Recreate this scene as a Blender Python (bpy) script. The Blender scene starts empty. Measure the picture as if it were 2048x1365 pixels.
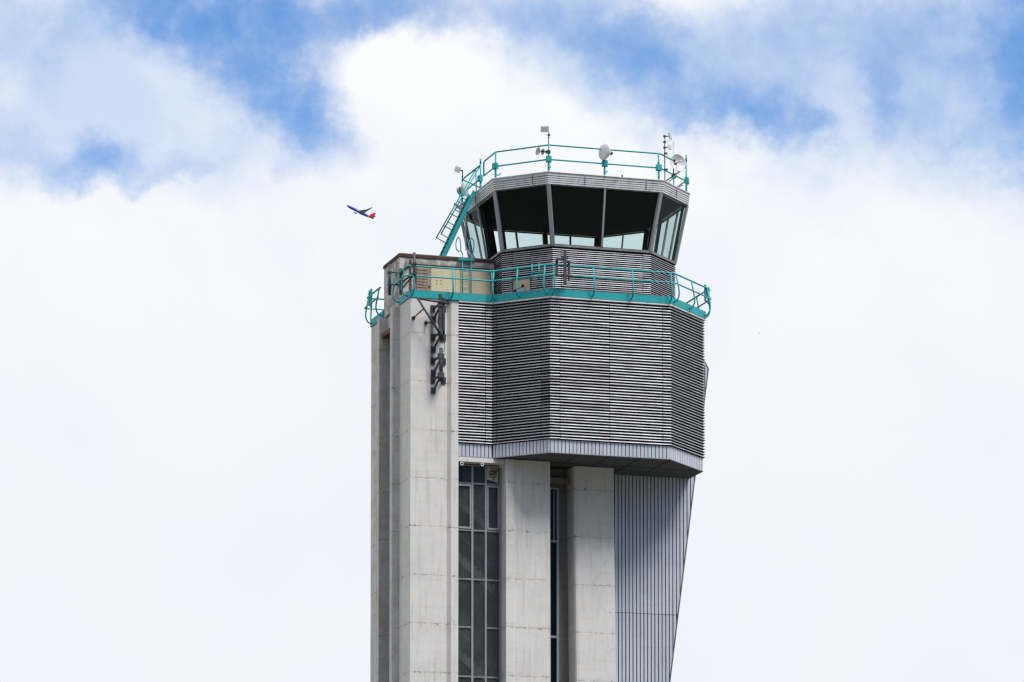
import bpy, bmesh, math, random
from mathutils import Vector, Matrix
random.seed(7)
R_ = math.radians
sc = bpy.context.scene
COL = sc.collection

# ------------------------------------------------------------------ camera
PHI, PITCH, DIST = 0.299657, 0.0855762, 225.006
FWD = Vector((math.sin(PHI), math.cos(PHI), 0)); RGT = Vector((math.cos(PHI), -math.sin(PHI), 0)); UP = Vector((0, 0, 1))
cd = bpy.data.cameras.new("camera"); cam = bpy.data.objects.new("camera", cd); COL.objects.link(cam)
CAMLOC = Vector((-68.2718, -214.4069, 1.7))
cam.location = CAMLOC
cam.rotation_euler = (math.pi/2 + PITCH, 0, -PHI)
cd.sensor_width = 36; cd.lens = 158.207; cd.shift_y = 0.5486
cd.clip_start = 1; cd.clip_end = 60000
sc.camera = cam
sc.view_settings.view_transform = 'Standard'; sc.view_settings.look = 'None'
sc.cycles.filter_width = 1.35
sc.view_settings.exposure = 0.0; sc.view_settings.gamma = 1

# ------------------------------------------------------------------ sun and sky
SUN_EL, SUN_AZ = R_(57), R_(30)          # azimuth measured from -Y towards +X
SUNV = Vector((math.sin(SUN_AZ)*math.cos(SUN_EL), -math.cos(SUN_AZ)*math.cos(SUN_EL), math.sin(SUN_EL)))
sl = bpy.data.lights.new("sun", 'SUN'); so = bpy.data.objects.new("sun", sl); COL.objects.link(so)
sl.energy = 4.2; sl.angle = R_(22); sl.color = (1, .955, .895)
so.rotation_euler = SUNV.to_track_quat('Z', 'Y').to_euler(); so.location = (40, -60, 120)

W = bpy.data.worlds.new("World"); sc.world = W; W.use_nodes = True
nt = W.node_tree; N = nt.nodes; L = nt.links
for n in list(N): N.remove(n)
def node(tree, t, **k):
    n = tree.nodes.new(t)
    for a, v in k.items(): setattr(n, a, v)
    return n
def mth(tree, op, a, b=None, c=None, clamp=False):
    n = node(tree, 'ShaderNodeMath', operation=op); n.use_clamp = clamp
    for i, v in enumerate((a, b, c)):
        if v is None: continue
        if isinstance(v, (int, float)): n.inputs[i].default_value = v
        else: tree.links.new(v, n.inputs[i])
    return n.outputs[0]
def mixc(tree, f, a, b, blend='MIX'):
    n = node(tree, 'ShaderNodeMix', data_type='RGBA', blend_type=blend)
    for i, v in ((0, f), (6, a), (7, b)):
        if isinstance(v, (int, float)): n.inputs[i].default_value = v
        elif isinstance(v, tuple): n.inputs[i].default_value = (*v, 1) if len(v) == 3 else v
        else: tree.links.new(v, n.inputs[i])
    return n.outputs[2]
def noise(tree, vec, scale, detail=4, rough=.55, dist=0.0, col=False):
    n = node(tree, 'ShaderNodeTexNoise')
    n.inputs['Scale'].default_value = scale; n.inputs['Detail'].default_value = detail
    n.inputs['Roughness'].default_value = rough; n.inputs['Distortion'].default_value = dist
    if vec is not None: tree.links.new(vec, n.inputs['Vector'])
    return n.outputs['Color' if col else 'Fac']
def smooth(tree, v, a, b):
    n = node(tree, 'ShaderNodeMapRange', interpolation_type='SMOOTHSTEP')
    n.inputs[1].default_value = a; n.inputs[2].default_value = b
    tree.links.new(v, n.inputs[0]); return n.outputs[0]

tc = node(nt, 'ShaderNodeTexCoord'); dirv = tc.outputs['Generated']
sep = node(nt, 'ShaderNodeSeparateXYZ'); L.new(dirv, sep.inputs[0])
DEG = 180/math.pi
az = mth(nt, 'MULTIPLY', mth(nt, 'ARCTAN2', sep.outputs[0], sep.outputs[1]), DEG)   # compass angle of a sky direction
el = mth(nt, 'MULTIPLY', mth(nt, 'ARCSINE', sep.outputs[2]), DEG)
# domain warp so that the gaps between clouds have ragged, wispy edges
w1 = node(nt, 'ShaderNodeSeparateColor'); L.new(noise(nt, dirv, 38, 7, .6, 0, True), w1.inputs[0])
w2 = node(nt, 'ShaderNodeSeparateColor'); L.new(noise(nt, dirv, 120, 6, .62, 0, True), w2.inputs[0])
azw = mth(nt, 'ADD', az, mth(nt, 'ADD', mth(nt, 'MULTIPLY', mth(nt, 'SUBTRACT', w1.outputs[0], .5), 2.0), mth(nt, 'MULTIPLY', mth(nt, 'SUBTRACT', w2.outputs[0], .5), .55)))
elw = mth(nt, 'ADD', el, mth(nt, 'ADD', mth(nt, 'MULTIPLY', mth(nt, 'SUBTRACT', w1.outputs[1], .5), 1.6), mth(nt, 'MULTIPLY', mth(nt, 'SUBTRACT', w2.outputs[1], .5), .5)))
def sky_angles(px, py):          # design help: a sky direction given as offsets across / above the tower
    d = FWD*math.cos(PITCH)*9000 + UP*math.sin(PITCH)*9000 + RGT*(px-1024) + (UP*math.cos(PITCH)-FWD*math.sin(PITCH))*(1806-py)
    d.normalize(); return math.degrees(math.atan2(d.x, d.y)), math.degrees(math.asin(d.z))
SKY_GAPS = [  # azimuth deg, elevation deg, half-length, half-width, tilt deg, strength
]
for px, py, a, b, t, s in (
    (450, 60, 215, 95, 48, 1.15), (370, 10, 130, 60, 10, .55), (565, 190, 90, 42, 20, .8), (690, 15, 170, 45, 8, .75),
    (205, 345, 68, 42, -15, .85), (30, 290, 110, 36, 10, .20), (230, 30, 120, 60, 0, .30), (10, 50, 150, 150, 0, .30), (330, 360, 90, 24, -20, .32),
    (940, 10, 200, 45, 0, .30), (1160, 60, 120, 50, 35, .40), (1310, 95, 110, 60, 40, .44), (1400, 195, 150, 48, 30, .44),
    (1540, 222, 80, 40, 20, .60), (1455, 240, 110, 26, 5, .34), (1752, 210, 40, 66, 0, .42), (1700, 40, 190, 90, 0, .22), (2060, 190, 80, 120, -10, 1.1), (2040, 40, 200, 120, 0, .72), (1560, 100, 260, 60, 10, .24),
    (1890, 270, 100, 36, 20, .35), (1250, 150, 130, 50, 30, .26), (700, 330, 60, 20, 0, .0)):
    A, Ee = sky_angles(px, py); k = math.degrees(1/9050)
    SKY_GAPS.append((A, Ee, a*k, b*k, t, s))
tot = None
for A, Ee, a, b, t, s in SKY_GAPS:
    if s == 0: continue
    c, sn = math.cos(R_(t)), math.sin(R_(t))
    dx = mth(nt, 'SUBTRACT', azw, A); dy = mth(nt, 'SUBTRACT', Ee, elw)      # dy grows downwards
    p = mth(nt, 'DIVIDE', mth(nt, 'ADD', mth(nt, 'MULTIPLY', dx, c), mth(nt, 'MULTIPLY', dy, sn)), a)
    q = mth(nt, 'DIVIDE', mth(nt, 'SUBTRACT', mth(nt, 'MULTIPLY', dy, c), mth(nt, 'MULTIPLY', dx, sn)), b)
    r2 = mth(nt, 'ADD', mth(nt, 'MULTIPLY', p, p), mth(nt, 'MULTIPLY', q, q))
    g = mth(nt, 'MULTIPLY', mth(nt, 'EXPONENT', mth(nt, 'MULTIPLY', r2, -.72)), s)
    tot = g if tot is None else mth(nt, 'ADD', tot, g)
wisp = mth(nt, 'ADD', mth(nt, 'MULTIPLY', smooth(nt, noise(nt, dirv, 62, 8, .6, .25), .30, .70), .65), mth(nt, 'MULTIPLY', smooth(nt, noise(nt, dirv, 170, 6, .6, .2), .30, .70), .35))
gap = mth(nt, 'MULTIPLY', tot, mth(nt, 'ADD', .50, mth(nt, 'MULTIPLY', wisp, .95)))
gap = mth(nt, 'SUBTRACT', 1, mth(nt, 'EXPONENT', mth(nt, 'MULTIPLY', mth(nt, 'MAXIMUM', mth(nt, 'SUBTRACT', gap, .11), 0), -1.55)))
veil = None
for px, py, a, b, t, s_ in ((180, 120, 340, 180, 10, 1.0), (60, 300, 220, 90, 0, .7), (380, 310, 190, 90, 20, .5), (700, 30, 320, 60, 0, .7), (1180, 90, 240, 120, 35, 1.0), (1480, 140, 340, 160, 12, 1.0), (1800, 140, 280, 180, 0, 1.0), (2040, 160, 170, 230, 0, 1.1)):
    A, Ee = sky_angles(px, py); k = math.degrees(1/9050); c, sn = math.cos(R_(t)), math.sin(R_(t))
    dx = mth(nt, 'SUBTRACT', azw, A); dy = mth(nt, 'SUBTRACT', Ee, elw)
    p = mth(nt, 'DIVIDE', mth(nt, 'ADD', mth(nt, 'MULTIPLY', dx, c), mth(nt, 'MULTIPLY', dy, sn)), a*k)
    q = mth(nt, 'DIVIDE', mth(nt, 'SUBTRACT', mth(nt, 'MULTIPLY', dy, c), mth(nt, 'MULTIPLY', dx, sn)), b*k)
    g = mth(nt, 'MULTIPLY', mth(nt, 'EXPONENT', mth(nt, 'MULTIPLY', mth(nt, 'ADD', mth(nt, 'MULTIPLY', p, p), mth(nt, 'MULTIPLY', q, q)), -1.0)), s_)
    veil = g if veil is None else mth(nt, 'ADD', veil, g)
veil = mth(nt, 'MULTIPLY', smooth(nt, mth(nt, 'MULTIPLY', veil, mth(nt, 'ADD', .35, mth(nt, 'MULTIPLY', noise(nt, dirv, 46, 8, .6, .3), 1.3))), .12, 1.05), .85)
# unseen sky behind the camera: half-blue broken cloud added to lower the ambient light
vdot = node(nt, 'ShaderNodeVectorMath', operation='DOT_PRODUCT'); L.new(dirv, vdot.inputs[0]); vdot.inputs[1].default_value = Vector((.12, -.99, 0))
away = smooth(nt, vdot.outputs['Value'], -.15, .55)
brok = smooth(nt, noise(nt, dirv, 2.6, 7, .58, .3), .40, .58)
gap = mth(nt, 'MAXIMUM', gap, mth(nt, 'MULTIPLY', mth(nt, 'MULTIPLY', away, brok), .92))
sky = node(nt, 'ShaderNodeTexSky', sky_type='NISHITA'); sky.sun_disc = False
sky.sun_elevation = SUN_EL; sky.sun_rotation = math.atan2(SUNV.x, SUNV.y)
sky.altitude = 1600; sky.air_density = 1.0; sky.dust_density = .4; sky.ozone_density = 2.5
blue = mixc(nt, 1.0, sky.outputs[0], (.50, .86, 1.15), 'MULTIPLY')
blue = mixc(nt, 1.0, blue, (.145, .145, .145), 'MULTIPLY')
# cloud: bright white, a little blue-grey where thick, brighter round the veiled sun
tone = smooth(nt, noise(nt, dirv, 16, 5, .5, .3), .36, .62)
cloud = mixc(nt, tone, (.88, .915, .985), (.985, .99, 1.0))
cloud = mixc(nt, veil, cloud, (.56, .685, .90))
low = smooth(nt, el, 16.5, 8.5)
cloud = mixc(nt, mth(nt, 'MULTIPLY', low, .6), cloud, (.815, .86, .955))
dot = node(nt, 'ShaderNodeVectorMath', operation='DOT_PRODUCT'); L.new(dirv, dot.inputs[0]); dot.inputs[1].default_value = SUNV
glow = mth(nt, 'POWER', mth(nt, 'MAXIMUM', dot.outputs['Value'], 0), 3.0)
gain = mth(nt, 'ADD', 1.0, mth(nt, 'MULTIPLY', glow, .55))
cloud = mixc(nt, 1.0, cloud, mth(nt, 'MULTIPLY', gain, mth(nt, 'ADD', 1, mth(nt, 'MULTIPLY', smooth(nt, el, 21, 60), .75))), 'MULTIPLY')
final = mixc(nt, gap, cloud, blue)
# low sky on the unseen side dimmed to deepen shade under the drum
dim = mth(nt, 'ADD', .22, mth(nt, 'MULTIPLY', smooth(nt, el, 0, 50), .78))
final = mixc(nt, away, final, mixc(nt, 1.0, final, dim, 'MULTIPLY'))
bg = node(nt, 'ShaderNodeBackground'); L.new(final, bg.inputs[0]); bg.inputs[1].default_value = 1.0
wo = node(nt, 'ShaderNodeOutputWorld'); L.new(bg.outputs[0], wo.inputs[0])

# ------------------------------------------------------------------ materials
def mat(name, base=(.5, .5, .5), rough=.6, metal=0.0, spec=None):
    m = bpy.data.materials.new(name); m.use_nodes = True
    t = m.node_tree; b = t.nodes['Principled BSDF']
    b.inputs['Base Color'].default_value = (*base, 1); b.inputs['Roughness'].default_value = rough; b.inputs['Metallic'].default_value = metal
    if spec is not None: b.inputs['Specular IOR Level'].default_value = spec
    return m, t, b
def pos(t):
    return node(t, 'ShaderNodeNewGeometry').outputs['Position']
def mapped(t, v, s):
    n = node(t, 'ShaderNodeVectorMath', operation='MULTIPLY'); t.links.new(v, n.inputs[0]); n.inputs[1].default_value = s
    return n.outputs[0]
def bump(t, b, h, strength, dist=.02):
    n = node(t, 'ShaderNodeBump'); n.inputs['Strength'].default_value = strength; n.inputs['Distance'].default_value = dist
    t.links.new(h, n.inputs['Height']); t.links.new(n.outputs[0], b.inputs['Normal'])
def weathered(name, base, dark, amount=.5, scale=1.2, rough=.6, metal=0.0, fine=14, spec=None, rust=None, rust_amt=.0):
    m, t, b = mat(name, base, rough, metal, spec); p = pos(t)
    a = smooth(t, noise(t, p, scale, 6, .6, .4), .42, .68)
    st = smooth(t, noise(t, mapped(t, p, (3.2, 3.2, .22)), 1.6, 5, .6), .46, .74)
    f = mth(t, 'MULTIPLY', mth(t, 'ADD', mth(t, 'MULTIPLY', a, .5), mth(t, 'MULTIPLY', st, .6)), amount, clamp=True)
    c = mixc(t, f, base, dark)
    if rust:
        r = smooth(t, noise(t, mapped(t, p, (1, 1, .7)), 3.1, 8, .68, .6), .60, .67)
        c = mixc(t, mth(t, 'MULTIPLY', r, rust_amt), c, rust)
    fi = noise(t, p, fine, 4, .6)
    c = mixc(t, mth(t, 'MULTIPLY', mth(t, 'SUBTRACT', fi, .35), .22, clamp=True), c, dark)
    t.links.new(c, b.inputs['Base Color'])
    t.links.new(mth(t, 'ADD', rough-.08, mth(t, 'MULTIPLY', fi, .18)), b.inputs['Roughness'])
    return m
def concrete(name, base, dark, stain, streak, patch=.0):
    m, t, b = mat(name, base, .88, 0, .25); p = pos(t)
    s = node(t, 'ShaderNodeSeparateXYZ'); t.links.new(p, s.inputs[0])
    big = noise(t, p, .55, 5, .55, .5); c = mixc(t, smooth(t, big, .35, .7), base, tuple(x*.90 for x in base))
    warm = smooth(t, noise(t, p, 1.5, 4, .6, .3), .5, .75)
    c = mixc(t, mth(t, 'MULTIPLY', warm, .6), c, (base[0]*1.04, base[1]*.985, base[2]*.90))
    brd = noise(t, mapped(t, p, (.3, .3, 4.0)), 1.5, 3, .5)
    c = mixc(t, mth(t, 'MULTIPLY', smooth(t, brd, .48, .72), .32), c, tuple(x*.8 for x in base))
    # rain streaks
    st = smooth(t, noise(t, mapped(t, p, (4.5, 4.5, .28)), 1.3, 6, .62, .2), .50, .76)
    c = mixc(t, mth(t, 'MULTIPLY', st, streak), c, dark)
    # pour lifts: a broken joint every 2.48 m with spalled pockets
    jw = mth(t, 'MULTIPLY', mth(t, 'SUBTRACT', noise(t, p, 1.6, 4, .6), .5), .16)
    fr = mth(t, 'FRACT', mth(t, 'ADD', mth(t, 'DIVIDE', mth(t, 'SUBTRACT', mth(t, 'ADD', s.outputs[2], jw), 32.75), 2.48), 20.5))
    dj = mth(t, 'MULTIPLY', mth(t, 'ABSOLUTE', mth(t, 'SUBTRACT', fr, .5)), 2.48)
    line = mth(t, 'SUBTRACT', 1, smooth(t, dj, .008, .04)); near = mth(t, 'SUBTRACT', 1, smooth(t, dj, .03, .12))
    brk = smooth(t, noise(t, p, 2.6, 5, .6), .40, .60)
    c = mixc(t, mth(t, 'MULTIPLY', mth(t, 'MULTIPLY', line, brk), .58), c, dark)
    sp = smooth(t, noise(t, p, 8, 4, .6, .4), .55, .62)
    sp = mth(t, 'MULTIPLY', mth(t, 'MULTIPLY', sp, near), brk)
    c = mixc(t, mth(t, 'MULTIPLY', sp, .8), c, (.10, .085, .07))
    tk = mth(t, 'MULTIPLY', mth(t, 'SUBTRACT', 1, smooth(t, dj, .05, .45)), smooth(t, noise(t, mapped(t, p, (3, 3, .6)), 2, 4), .5, .7))
    c = mixc(t, mth(t, 'MULTIPLY', tk, .32), c, stain)
    if patch:
        pt = smooth(t, noise(t, p, 1.5, 8, .68, .15), .47, .54)
        c = mixc(t, mth(t, 'MULTIPLY', pt, patch), c, dark)
    fine = noise(t, p, 22, 5, .65)
    c = mixc(t, mth(t, 'MULTIPLY', smooth(t, fine, .45, .8), .16), c, dark)
    pit = smooth(t, noise(t, p, 34, 2, .5), .715, .76)
    c = mixc(t, mth(t, 'MULTIPLY', pit, .45), c, dark)
    # hairline cracks
    vo = node(t, 'ShaderNodeTexVoronoi', feature='DISTANCE_TO_EDGE'); vo.inputs['Scale'].default_value = .45
    wv = node(t, 'ShaderNodeVectorMath', operation='ADD'); t.links.new(p, wv.inputs[0])
    t.links.new(mapped(t, noise(t, p, 2.5, 5, .6, 0, True), (.9, .9, .9)), wv.inputs[1]); t.links.new(wv.outputs[0], vo.inputs['Vector'])
    cr = mth(t, 'MULTIPLY', mth(t, 'SUBTRACT', 1, smooth(t, vo.outputs[0], .002, .008)), smooth(t, noise(t, p, .8, 3), .52, .6))
    c = mixc(t, mth(t, 'MULTIPLY', cr, .5), c, dark)
    t.links.new(c, b.inputs['Base Color'])
    h = mth(t, 'ADD', mth(t, 'MULTIPLY', fine, .5), mth(t, 'SUBTRACT', mth(t, 'MULTIPLY', brd, .4), mth(t, 'ADD', mth(t, 'MULTIPLY', line, .5), sp)))
    bump(t, b, h, .35, .02)
    return m
M = {}
M['concrete'] = concrete('concrete', (.61, .598, .578), (.235, .22, .205), (.36, .325, .28), .36)
M['concrete_dirty'] = concrete('concrete_dirty', (.56, .55, .53), (.25, .22, .19), (.35, .31, .26), .55, .22)
M['concrete_patched'] = concrete('concrete_patched', (.50, .49, .475), (.19, .17, .15), (.30, .26, .22), .5, .7)
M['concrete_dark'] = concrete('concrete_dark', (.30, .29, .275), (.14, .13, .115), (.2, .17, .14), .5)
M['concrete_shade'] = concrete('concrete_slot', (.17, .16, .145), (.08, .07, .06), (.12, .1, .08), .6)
M['teal'] = weathered('teal_paint', (.009, .325, .35), (.008, .20, .22), .55, 1.6, .5, 0, 18, .4, (.10, .055, .035), .55)
M['teal_dark'] = weathered('teal_paint_worn', (.010, .30, .33), (.008, .18, .20), .55, 2.2, .55, 0, 18, .4, (.09, .05, .035), .55)
M['frame'] = weathered('aluminium_frame', (.30, .315, .35), (.17, .17, .18), .5, 1.3, .45, .35)
M['sill'] = weathered('sill_metal', (.20, .20, .21), (.07, .065, .06), .7, 1.5, .55, .2)
M['fascia'] = weathered('fascia_metal', (.56, .57, .60), (.32, .30, .285), .6, 1.4, .45, .25, 16, .5, (.20, .085, .03), .75)
M['rib'] = weathered('ribbed_metal', (.55, .58, .64), (.34, .355, .39), .5, .7, .42, .35, 12)
def rib_fixings():          # a fixing beside every rib, in level rows
    m = M['rib']; t = m.node_tree; b = t.nodes['Principled BSDF']; src = b.inputs['Base Color'].links[0].from_socket
    q = node(t, 'ShaderNodeSeparateXYZ'); t.links.new(pos(t), q.inputs[0])
    fx = mth(t, 'ABSOLUTE', mth(t, 'SUBTRACT', mth(t, 'FRACT', mth(t, 'DIVIDE', mth(t, 'SUBTRACT', q.outputs[0], 4.52), .2)), .12))
    fz_ = mth(t, 'ABSOLUTE', mth(t, 'SUBTRACT', mth(t, 'FRACT', mth(t, 'DIVIDE', mth(t, 'SUBTRACT', q.outputs[2], 41.6), 2.24)), .02))
    k = mth(t, 'MULTIPLY', mth(t, 'LESS_THAN', fx, .06), mth(t, 'LESS_THAN', fz_, .011))
    t.links.new(mixc(t, mth(t, 'MULTIPLY', k, .55), src, (.09, .09, .095)), b.inputs['Base Color'])
rib_fixings()
M['light_trim'] = weathered('trim_metal', (.72, .72, .72), (.34, .32, .29), .6, 2.0, .5, .1, 16, .5, (.30, .2, .1), .4)
M['seam'] = weathered('seam_shadow_metal', (.11, .115, .125), (.05, .05, .055), .5, 2, .8)
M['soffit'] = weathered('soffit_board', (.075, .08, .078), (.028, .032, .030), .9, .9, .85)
M['black'] = weathered('black_backing', (.012, .012, .013), (.006, .006, .006), .5, 1, .9, 0, 14, .1)
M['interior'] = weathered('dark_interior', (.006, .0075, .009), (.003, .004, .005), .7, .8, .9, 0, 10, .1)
M['room'] = weathered('stairwell_wall', (.27, .30, .305), (.17, .19, .195), .7, .8, .9)
M['step'] = weathered('stair_paint', (.25, .26, .22), (.14, .145, .125), .5, 1.2, .7)
M['grey_steel'] = weathered('grey_steel', (.045, .05, .058), (.022, .024, .027), .6, 2, .5, .25)
M['cable'] = weathered('black_cable', (.02, .02, .02), (.01, .01, .01), .3, 2, .6)
M['white_plastic'] = weathered('white_plastic', (.60, .61, .64), (.45, .45, .47), .3, 2, .45)
M['grey_plastic'] = weathered('grey_plastic', (.42, .43, .42), (.28, .28, .27), .5, 2, .5)
M['galv'] = weathered('galvanised_pipe', (.36, .37, .39), (.22, .22, .23), .5, 2, .45, .4)
M['old_board'] = weathered('weathered_board', (.36, .32, .24), (.18, .13, .09), .7, 2.5, .85)
M['rust'] = weathered('rusty_coping', (.085, .045, .035), (.035, .022, .02), .8, 2.2, .8, 0, 14, .2)
M['rust_red'] = weathered('rusty_red_steel', (.12, .052, .043), (.06, .03, .025), .8, 2.5, .8, 0, 14, .2, (.42, .40, .38), .8)
M['yellow_panel'] = weathered('cream_panel', (.50, .465, .31), (.34, .30, .19), .45, .9, .6, 0, 30)
M['wood'] = weathered('weathered_wood', (.27, .215, .17), (.13, .075, .04), .9, 2.6, .85, 0, 20)
M['wood_dark'] = weathered('dark_wood', (.10, .065, .04), (.05, .03, .02), .8, 2.6, .85, 0, 20)
M['lintel'] = weathered('flaking_white_paint', (.60, .58, .56), (.40, .36, .33), .6, 2, .7, 0, 16, .3, (.30, .10, .07), .85)
M['paper'] = weathered('pale_yellow_paper', (.42, .46, .30), (.30, .33, .21), .4, 2, .9)
M['red_ink'] = weathered('dark_red_paint', (.12, .012, .02), (.08, .01, .015), .3, 2, .8)
M['yellow_tape'] = weathered('yellow_tape', (.6, .42, .03), (.4, .28, .03), .4, 4, .6)
M['roofing'] = weathered('roof_felt', (.16, .155, .15), (.08, .08, .08), .6, 1, .95)
# louvre blades: painted metal with per-blade wear
def louvre_mat():
    m, t, b = mat('louvre_metal', (.6, .62, .68), .34, .30); p = pos(t)
    at = node(t, 'ShaderNodeAttribute', attribute_name='wear')
    n1 = noise(t, mapped(t, p, (.9, .9, 5.0)), 1.2, 5, .6, .2)
    c = mixc(t, smooth(t, n1, .42, .72), (.31, .322, .36), (.20, .207, .228))
    c = mixc(t, at.outputs['Fac'], c, (.065, .063, .062))
    ru = smooth(t, noise(t, mapped(t, p, (2, 2, 4)), 2.5, 6, .65), .68, .74)
    c = mixc(t, mth(t, 'MULTIPLY', ru, .5), c, (.22, .18, .15))
    t.links.new(c, b.inputs['Base Color'])
    t.links.new(mth(t, 'ADD', .42, mth(t, 'MULTIPLY', n1, .18)), b.inputs['Roughness'])
    return m
M['louvre'] = louvre_mat()
def glass_mat(name, tint, refl=1.0, haze_dirt=.06):
    m = bpy.data.materials.new(name); m.use_nodes = True; t = m.node_tree
    for n in list(t.nodes): t.nodes.remove(n)
    tr = node(t, 'ShaderNodeBsdfTransparent'); tr.inputs[0].default_value = (*tint, 1)
    gl = node(t, 'ShaderNodeBsdfGlossy'); gl.inputs['Roughness'].default_value = .03; gl.inputs[0].default_value = (refl*.82, refl*.95, refl*1.1, 1)
    fr = node(t, 'ShaderNodeFresnel'); fr.inputs[0].default_value = 1.5
    df = node(t, 'ShaderNodeBsdfDiffuse'); df.inputs[0].default_value = (.17, .195, .20, 1)
    p = pos(t); d = smooth(t, noise(t, mapped(t, p, (1, 1, .5)), 1.3, 7, .65, .5), .42, .8)
    bf = node(t, 'ShaderNodeNewGeometry').outputs['Backfacing']
    m1 = node(t, 'ShaderNodeMixShader'); t.links.new(mth(t, 'MULTIPLY', fr.outputs[0], mth(t, 'SUBTRACT', 1, bf)), m1.inputs[0]); t.links.new(tr.outputs[0], m1.inputs[1]); t.links.new(gl.outputs[0], m1.inputs[2])
    m2 = node(t, 'ShaderNodeMixShader'); t.links.new(mth(t, 'MULTIPLY', mth(t, 'ADD', .45, mth(t, 'MULTIPLY', d, .55)), haze_dirt), m2.inputs[0]); t.links.new(m1.outputs[0], m2.inputs[1]); t.links.new(df.outputs[0], m2.inputs[2])  # even pale haze painted in to brighten dark panes, plus patchy dirt
    o = node(t, 'ShaderNodeOutputMaterial'); t.links.new(m2.outputs[0], o.inputs[0])
    return m
M['cab_glass'] = glass_mat('green_tinted_glass', (.90, .955, .945), .25, .010)
M['stair_glass'] = glass_mat('stairwell_glass', (.78, .81, .81), .5, .26)
M['slit_glass'] = glass_mat('slit_glass', (.25, .27, .30), .5, .02)

# ------------------------------------------------------------------ mesh helpers
class MB:
    def __init__(s): s.v = []; s.f = []; s.w = []; s.wear = 0.0; s.sm = False; s.smooth = []
    def add(s, vs, fs):
        o = len(s.v); s.v += [tuple(v) for v in vs]
        for f in fs: s.f.append(tuple(i+o for i in f)); s.w.append(s.wear); s.smooth.append(s.sm)
        return s
    def hexa(s, p):            # 8 points: bottom 4, top 4
        return s.add(p, [(0, 3, 2, 1), (4, 5, 6, 7), (0, 1, 5, 4), (1, 2, 6, 5), (2, 3, 7, 6), (3, 0, 4, 7)])
    def box(s, x0, x1, y0, y1, z0, z1):
        return s.hexa([(x0, y0, z0), (x1, y0, z0), (x1, y1, z0), (x0, y1, z0), (x0, y0, z1), (x1, y0, z1), (x1, y1, z1), (x0, y1, z1)])
    def obox(s, c, ax, ay, az_, hx, hy, hz):
        c = Vector(c); ax, ay, az_ = (Vector(a).normalized() for a in (ax, ay, az_))
        q = [c+ax*hx*i+ay*hy*j+az_*hz*k for k in (-1, 1) for i, j in ((-1, -1), (1, -1), (1, 1), (-1, 1))]
        return s.hexa(q)
    def prism(s, poly, z0, z1):
        n = len(poly); lean = 0
        vs = [(x, y, z0) for x, y in poly]+[(x, y, z1) for x, y in poly]
        return s.add(vs, [tuple(range(n-1, -1, -1)), tuple(range(n, 2*n))]+[(i, (i+1) % n, n+(i+1) % n, n+i) for i in range(n)])
    def loft(s, A, B):         # two closed rings of equal count joined, capped
        n = len(A)
        return s.add(list(A)+list(B), [tuple(range(n-1, -1, -1)), tuple(range(n, 2*n))]+[(i, (i+1) % n, n+(i+1) % n, n+i) for i in range(n)])
    def tube(s, pts, r, n=8, r1=None, closed=False):
        P = [Vector(p) for p in pts]; m = len(P); rings = []
        ref = None; s.sm = True
        for i, p in enumerate(P):
            if closed: t = (P[(i+1) % m]-P[i-1]).normalized()
            elif i == 0: t = (P[1]-P[0]).normalized()
            elif i == m-1: t = (P[-1]-P[-2]).normalized()
            else: t = ((P[i+1]-p).normalized()+(p-P[i-1]).normalized()).normalized()
            if ref is None: ref = Vector((0, 0, 1)) if abs(t.z) < .9 else Vector((1, 0, 0))
            a = (ref-t*ref.dot(t)).normalized(); b = t.cross(a); ref = a
            rr = r if r1 is None else r+(r1-r)*i/(m-1)
            if not closed and 0 < i < m-1:
                cs = (P[i+1]-p).normalized().dot(t); rr = rr/max(cs, .6) if cs < .97 else rr
            rings.append([p+a*rr*math.cos(2*math.pi*k/n)+b*rr*math.sin(2*math.pi*k/n) for k in range(n)])
        vs = [v for g in rings for v in g]; fs = []
        for i in range(m if closed else m-1):
            for k in range(n):
                j = (i+1) % m; fs.append((i*n+k, i*n+(k+1) % n, j*n+(k+1) % n, j*n+k))
        s.add(vs, fs); s.sm = False
        if not closed: s.add(rings[0], [tuple(range(n-1, -1, -1))]); s.add(rings[-1], [tuple(range(n))])
        return s
    def revolve(s, c, axis, prof, n=24):   # prof: (distance along axis, radius)
        c = Vector(c); t = Vector(axis).normalized(); ref = Vector((0, 0, 1)) if abs(t.z) < .9 else Vector((1, 0, 0))
        a = (ref-t*ref.dot(t)).normalized(); b = t.cross(a); vs = []; fs = []; s.sm = True
        for d, r in prof: vs += [c+t*d+(a*math.cos(2*math.pi*k/n)+b*math.sin(2*math.pi*k/n))*r for k in range(n)]
        for i in range(len(prof)-1):
            for k in range(n): fs.append((i*n+k, i*n+(k+1) % n, (i+1)*n+(k+1) % n, (i+1)*n+k))
        s.add(vs, fs); s.sm = False
        return s
    def build(s, name, m, parent=None, bevel=0.0):
        me = bpy.data.meshes.new(name); off = parent.matrix_world.translation if parent else Vector((0, 0, 0))
        off = world_loc(parent)
        me.from_pydata([Vector(v)-off for v in s.v], [], s.f)
        if any(s.w):
            a = me.attributes.new('wear', 'FLOAT', 'FACE'); a.data.foreach_set('value', s.w)
        me.polygons.foreach_set('use_smooth', s.smooth)
        bm = bmesh.new(); bm.from_mesh(me); bmesh.ops.remove_doubles(bm, verts=bm.verts, dist=1e-5); bmesh.ops.recalc_face_normals(bm, faces=bm.faces)
        bm.to_mesh(me); bm.free()
        me.materials.append(M[m]); o = bpy.data.objects.new(name, me); COL.objects.link(o)
        if parent: o.parent = parent
        if bevel:
            b = o.modifiers.new('bevel', 'BEVEL'); b.width = bevel; b.segments = 2; b.limit_method = 'ANGLE'; b.angle_limit = R_(40)
        return o
def world_loc(p):
    v = Vector((0, 0, 0))
    while p is not None: v += p.location; p = p.parent
    return v
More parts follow.
